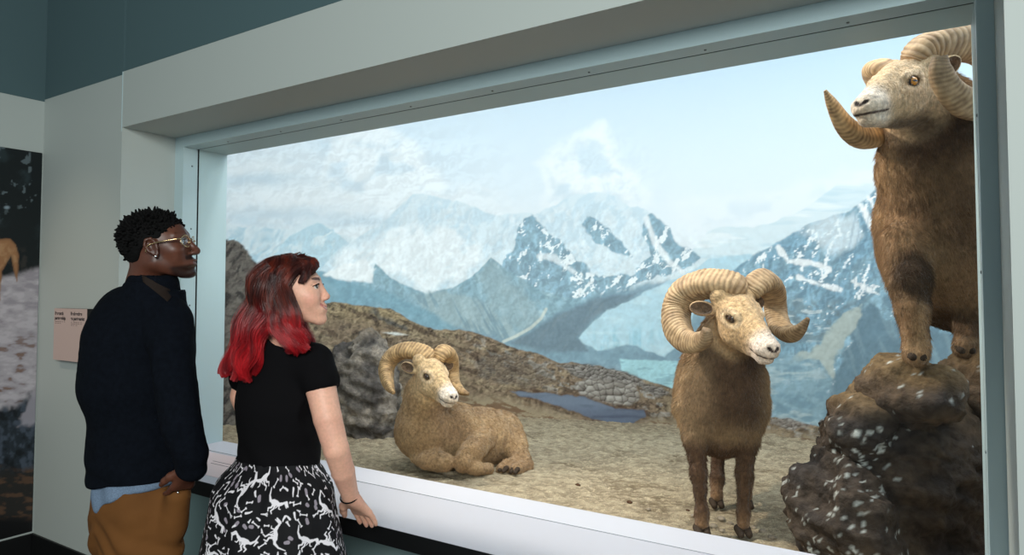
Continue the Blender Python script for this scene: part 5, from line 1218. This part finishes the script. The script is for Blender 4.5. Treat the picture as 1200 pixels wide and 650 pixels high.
    def flow(p):
        out = np.zeros_like(p)
        for i in range(0, len(p), 20000):
            b = p[i:i + 20000]; D = ((b[:, None] - gc_[None]) ** 2).sum(-1); w = np.exp(-(D - D.min(1, keepdims=True)) / (2 * .014 ** 2)); v = w @ gt_; out[i:i + 20000] = v / np.maximum(np.linalg.norm(v, axis=1, keepdims=True), 1e-6)
        return out
    fl = flow(P); e1 = np.cross(fl, N); a = (P * e1).sum(1)
    P = P + N * (noise(a * 260, P[:, 2] * 12, P[:, 2] * 0, 5) * .0022 + noise(a * 90, P[:, 2] * 9, P[:, 2] * 0, 6) * .003)[:, None]
    def hcol(P):
        z = P[:, 2]; k = sst(1.50, 1.38, z + .03 * noise(P[:, 0] * 40, P[:, 1] * 40, z * 10, 31)); n = noise(P[:, 0] * 90, P[:, 1] * 90, z * 14, 33)
        C_ = np.tile(lin((66, 24, 18)), (len(P), 1)); C_ = mixc(C_, sst(0, .6, n) * .6, (128, 46, 24)); C_ = mixc(C_, sst(0, .5, -n) * .6, (34, 14, 14))
        C_ = mixc(C_, k, (158, 18, 26)); C_ = mixc(C_, k * sst(.0, .5, n) * .7, (206, 34, 42)); C_ = mixc(C_, k * sst(.1, .5, -n) * .65, (90, 12, 20))
        nape_shade = sst(.05, .02, sd(P, V(318, 375, 2.1), V(322, 360, 2.1))); return mixc(C_, nape_shade * .6, (30, 14, 14))  # shadow in the gap at the nape, painted into the hair colour
    C_ = hcol(P); ho = mesh_obj('hair', P, Fc, M_hairred, root, True, C_)
    N = vnormals(P, Fc); hm = bpy.data.materials.new('red_hair_strands'); hm.use_nodes = True; at = hm.node_tree.nodes.new('ShaderNodeAttribute'); at.attribute_name = 'hcol'; pb = hm.node_tree.nodes['Principled BSDF']
    hm.node_tree.links.new(at.outputs['Color'], pb.inputs['Base Color']); pb.inputs['Roughness'].default_value = .35; pb.inputs['Specular IOR Level'].default_value = .6
    rg = np.random.default_rng(8); SP, SCc, SR = [], [], []; K_ = 20; ti = np.linspace(0, 1, K_)
    for c, t, r in GP:
        u = np.array([.3, .2, 1.]); A_ = []
        for tt_ in t: u = u - tt_ * (u @ tt_); u = unit(u); A_.append(u)
        A_ = np.array(A_); B_ = np.cross(t, A_); m = 1150; ph = rg.uniform(0, 6.28, m); rho = rg.uniform(.4, 1.0, m) ** .5 * (1 + .35 * (rg.random(m) > .93)); ln = rg.uniform(.80, 1.04, m)
        ix = np.clip(ti[None] * ln[:, None], 0, 1) * (len(c) - 1); i0_ = np.minimum(ix.astype(int), len(c) - 2); fr2 = (ix - i0_)[..., None]
        g = lambda q: q[i0_] * (1 - fr2) + q[i0_ + 1] * fr2
        rr = (r[i0_] * (1 - fr2[..., 0]) + r[i0_ + 1] * fr2[..., 0]) * rho[:, None]
        wv = np.sin(ti[None] * rg.uniform(7, 15, (m, 1)) + rg.uniform(0, 6, (m, 1))) * .0075 * ti[None] ** 1.5; p = ph[:, None] + ti[None] * rg.uniform(-1.0, 1.0, (m, 1))
        pts = g(c) + g(A_) * (rr * np.cos(p) + wv)[..., None] + g(B_) * (rr * np.sin(p))[..., None]
        SP.append(pts); cc = hcol(pts.reshape(-1, 3)).reshape(m, K_, 3) * (.65 + .7 * rg.random((m, 1, 1))); SCc.append(cc); SR.append(np.ones((m, 1)) * (.0007 * (1 - .75 * ti ** 3))[None])
    SP = np.concatenate(SP); SCc = np.concatenate(SCc); SR = np.concatenate(SR)
    q = (SP - O) @ M.T / sc; infc = (np.linalg.norm((q - [.072, -.004, -.035]) / [.050, .062, .080], axis=-1) < 1).any(1); keep = ~infc; SP, SCc, SR = SP[keep], SCc[keep], SR[keep]
    h = bpy.data.hair_curves.new('hair_strands'); h.add_curves([K_] * len(SP)); h.points.foreach_set('position', (SP - world_loc(root)).astype(np.float32).ravel()); h.points.foreach_set('radius', SR.astype(np.float32).ravel())
    at = h.attributes.new('hcol', 'FLOAT_COLOR', 'POINT'); cc = np.ones((len(SP) * K_, 4), dtype=np.float32); cc[:, :3] = np.clip(SCc.reshape(-1, 3), 0, 1); at.data.foreach_set('color', cc.ravel())
    h.materials.append(hm); link(bpy.data.objects.new('hair_strands', h), root)
    # top
    S = Sdf(.0042)
    S.chain([T(-.112, -.004, 1.312), T(-.03, -.006, 1.345), T(.03, -.006, 1.345), T(.110, -.004, 1.305)], [.050, .056, .056, .052], .04)
    S.chain([T(0, 0, 1.25), T(0, -.008, 1.15), T(0, -.004, 1.04), T(0, .0, .955)], [.146, .146, .134, .148], .05, (TF, .74)); S.cap(T(-.06, .06, 1.20), T(.06, .06, 1.20), .06, .06, .04); S.cap(T(.0, -.015, 1.34), T(.008, -.01, 1.385), .072, .066, .04)
    S.cap(V(369, 424, 2.125), V(376, 446, 2.10), .060, .0595, .03); S.cap(T(-.148, 0, 1.30), T(-.170, 0, 1.23), .056, .055, .03)
    S.cap(L(-.03, 0, -.06), L(-.036, 0, -.118), .060, .062, .008, sub=True)
    cf = unit(np.array([.06, -.03, -.14]) @ AX * 0 + (V(390, 478, 2.08) - V(377, 424, 2.125)))
    c0 = V(377, 452, 2.10)
    S.cap(c0 + cf * .105, c0 + cf * .2, .10, .10, .004, sub=True)
    S.p.append(('e', T(0, 0, .88), np.array([.5, .5, .052]), np.eye(3), 0, .006, None, True))
    cloth(S, 'top', M_tee, root, 31, 2, lambda P: .0035 * np.sin(P[:, 2] * 48 + ((P - B0) @ TR) * 22 + 3 * noise(P[:, 0] * 8, P[:, 1] * 8, P[:, 2] * 6, 3)) * sst(1.12, .98, P[:, 2]) + .004 * noise(P[:, 0] * 14, P[:, 1] * 14, P[:, 2] * 8, 4))
    # skirt: flared, with gentle folds, printed with white bones and dinosaur skeletons
    NT, NZ = 960, 500; th = np.linspace(0, 2 * math.pi, NT, endpoint=False); zz = np.linspace(.990, .44, NZ); TH, ZZ = np.meshgrid(th, zz)
    tt = (.990 - ZZ) / .55; rx = .147 + .050 * sst(0, .16, tt) + .118 * tt; ry = .105 + .058 * sst(0, .2, tt) + .110 * tt
    ry = np.minimum(ry, np.where(np.sin(TH) > 0, .118 + .05 * tt, 9))
    fold = (np.sin(TH * 9 + .8) * .6 + np.sin(TH * 14 + 2 + tt * .8) * .4) * .017 * tt ** 1.2 + .003 * noise(TH * 8, ZZ * 12, ZZ * 0, 3)
    X_ = (rx + fold) * np.cos(TH); Y_ = (ry + fold) * np.sin(TH)
    b = T(.0, -.012, 0); P = b[None, None] * [1, 1, 0] + (TR * .035)[None, None] * tt[..., None] + X_[..., None] * TR + Y_[..., None] * TF + ZZ[..., None] * UPV
    s_u = TH * .21; s_v = ZZ                                             # print space, metres
    K = np.zeros(TH.shape); G = np.zeros(TH.shape); per = 2 * math.pi * .21; rg = np.random.default_rng(12)
    def stroke(pts, r0, r1=None, tgt=K, val=1.0):
        p = np.array(pts); r1 = r0 if r1 is None else r1; n = len(p) - 1
        for i in range(n):
            a, c = p[i], p[i + 1]; ra = r0 + (r1 - r0) * i / n; rb = r0 + (r1 - r0) * (i + 1) / n; m = max(ra, rb) + .002
            for sh in (-per, 0, per):
                lo, hi = np.minimum(a, c) - m, np.maximum(a, c) + m
                j0, j1 = int((lo[0] + sh) / per * NT), int((hi[0] + sh) / per * NT) + 2
                i0, i1 = int((.990 - hi[1]) / .55 * (NZ - 1)) - 1, int((.990 - lo[1]) / .55 * (NZ - 1)) + 2
                j0, i0, j1, i1 = max(j0, 0), max(i0, 0), min(j1, NT), min(i1, NZ)
                if j1 <= j0 or i1 <= i0: continue
                x = s_u[i0:i1, j0:j1] - a[0] - sh; y = s_v[i0:i1, j0:j1] - a[1]; e = c - a; L2 = max(e @ e, 1e-12); t = np.clip((x * e[0] + y * e[1]) / L2, 0, 1)
                d = np.hypot(x - e[0] * t, y - e[1] * t) - (ra + (rb - ra) * t); tgt[i0:i1, j0:j1] = np.maximum(tgt[i0:i1, j0:j1], val * sst(.0007, -.0007, d))
    def xf(p, o, an, s, fl): 
        p = np.array(p) * [fl, 1] * s; c_, s_ = math.cos(an), math.sin(an); return p @ np.array([[c_, s_], [-s_, c_]]) + o
    placed = []
    def free(o, r):
        for p_, q_ in placed:
            dx = (o[0] - p_[0] + per / 2) % per - per / 2
            if math.hypot(dx, o[1] - p_[1]) < (r + q_) * .74: return False
        placed.append((o, r)); return True
    for _ in range(2500):
        if len(placed) > 48: break
        o = np.array([rg.uniform(0, per), rg.uniform(.46, .975)])
        if not free(o, .036): continue
        an, s, fl = rg.uniform(0, 6.28), rg.uniform(.78, .98), rg.choice([-1, 1])
        A_ = lambda p: xf(p, o, an, s, fl)
        stroke(A_([(-.052, .020), (-.040, .002), (-.025, -.006), (-.010, -.002)]), .0012, .0045); stroke(A_([(-.012, -.002), (0, .003), (.012, .004), (.020, .012)]), .0065, .0040); stroke(A_([(.020, .012), (.026, .020), (.034, .023)]), .003, .003)
        stroke(A_([(.032, .023), (.046, .018)]), .0052, .0022); stroke(A_([(.034, .018), (.044, .012)]), .0018, .0012)
        for x in (-.006, 0, .006, .012): stroke(A_([(x, .0), (x - .002, -.011)]), .0013)
        stroke(A_([(-.008, -.002), (-.004, -.018), (-.012, -.026), (-.006, -.034)]), .0028, .0014); stroke(A_([(-.002, -.002), (.006, -.016), (.002, -.028), (.010, -.034)]), .0026, .0014); stroke(A_([(.016, .002), (.022, -.006), (.028, -.004)]), .0017, .001)
    for _ in range(14000):
        if len(placed) > 900: break
        o = np.array([rg.uniform(0, per), rg.uniform(.445, .985)]); r = rg.choice([.0065, .009, .012])
        if not free(o, r): continue
        an = rg.uniform(0, 6.28); k = rg.integers(0, 5); A_ = lambda p: xf(p, o, an, r / .012, 1)
        if k < 2:
            stroke(A_([(-.010, 0), (.010, 0)]), .0014)
            for q_ in ((-.011, .0017), (-.011, -.0017), (.011, .0017), (.011, -.0017)): stroke(A_([q_, q_]), .0021)
        elif k == 2: stroke(A_([(-.006, -.008), (0, .002), (.002, .010)]), .0032, .0014)
        elif k == 3:
            stroke(A_([(-.005, 0), (.005, 0)]), .0052, .0044, G, 1.0)
        else:
            for q_ in ((-.009, .004), (-.009, -.004), (-.010, 0)): stroke(A_([q_, (.0, 0)]), .0012)
            stroke(A_([(0, 0), (.010, .001)]), .0022, .0012)
    c = np.tile(lin((15, 14, 17)), TH.shape + (1,)); c = c * (1 - G[..., None]) + lin((150, 140, 150)) * G[..., None]; c = c * (1 - K[..., None]) + lin((232, 226, 230)) * K[..., None]
    ii = np.arange(NT * NZ).reshape(NZ, NT); nx = np.roll(ii, -1, 1); fc = np.stack([ii[:-1], nx[:-1], nx[1:], ii[1:]], -1)[..., ::-1].reshape(-1, 4)
    M_skirt = mat('printed_cotton', (1, 1, 1), .75, .25, attr=True, bump=((300, 300, 300), 2, .2, .001))
    o = mesh_obj('skirt', P.reshape(-1, 3), fc, M_skirt, root, True, c.reshape(-1, 3))
    # bracelet
    d = unit(V(411, 582, 2.16) - V(402, 552, 2.10)); c0 = V(409.6, 581, 2.155); u = unit(np.cross(d, UPV)); w = np.cross(d, u)
    v, f, _, _ = tube([c0 + u * .0285 * math.cos(t) + w * .0285 * math.sin(t) for t in np.linspace(0, 2 * math.pi, 25)], [.0022] * 25, 60, 8); mesh_obj('bracelet', v, f, M_tee, root)
    # necklace chain at the nape
    c0 = L(-.038, 0, -.118); fx = unit(M[0] * [1, 1, 0]); sx = np.cross(UPV, fx)
    v, f, _, _ = tube([c0 + fx * .052 * math.cos(t) + sx * .050 * math.sin(t) - UPV * .02 * math.cos(t) for t in np.linspace(0, 2 * math.pi, 25)], [.0011] * 25, 70, 6); mesh_obj('necklace', v, f, M_shoe, root)
    for n in (-1, 1):
        S = Sdf(.006); S.cap(T(n * .08, -.035, .045), T(n * .095, .14, .035), .040, .036, .03)
        S.p.append(('e', T(n * .1, .05, -.5), np.array([1, 1, .505]), np.eye(3), 0, .002, None, True)); P, Fc = S.extract(); mesh_obj('shoe', smooth(P, Fc, 2), Fc, M_shoe, root)
woman()
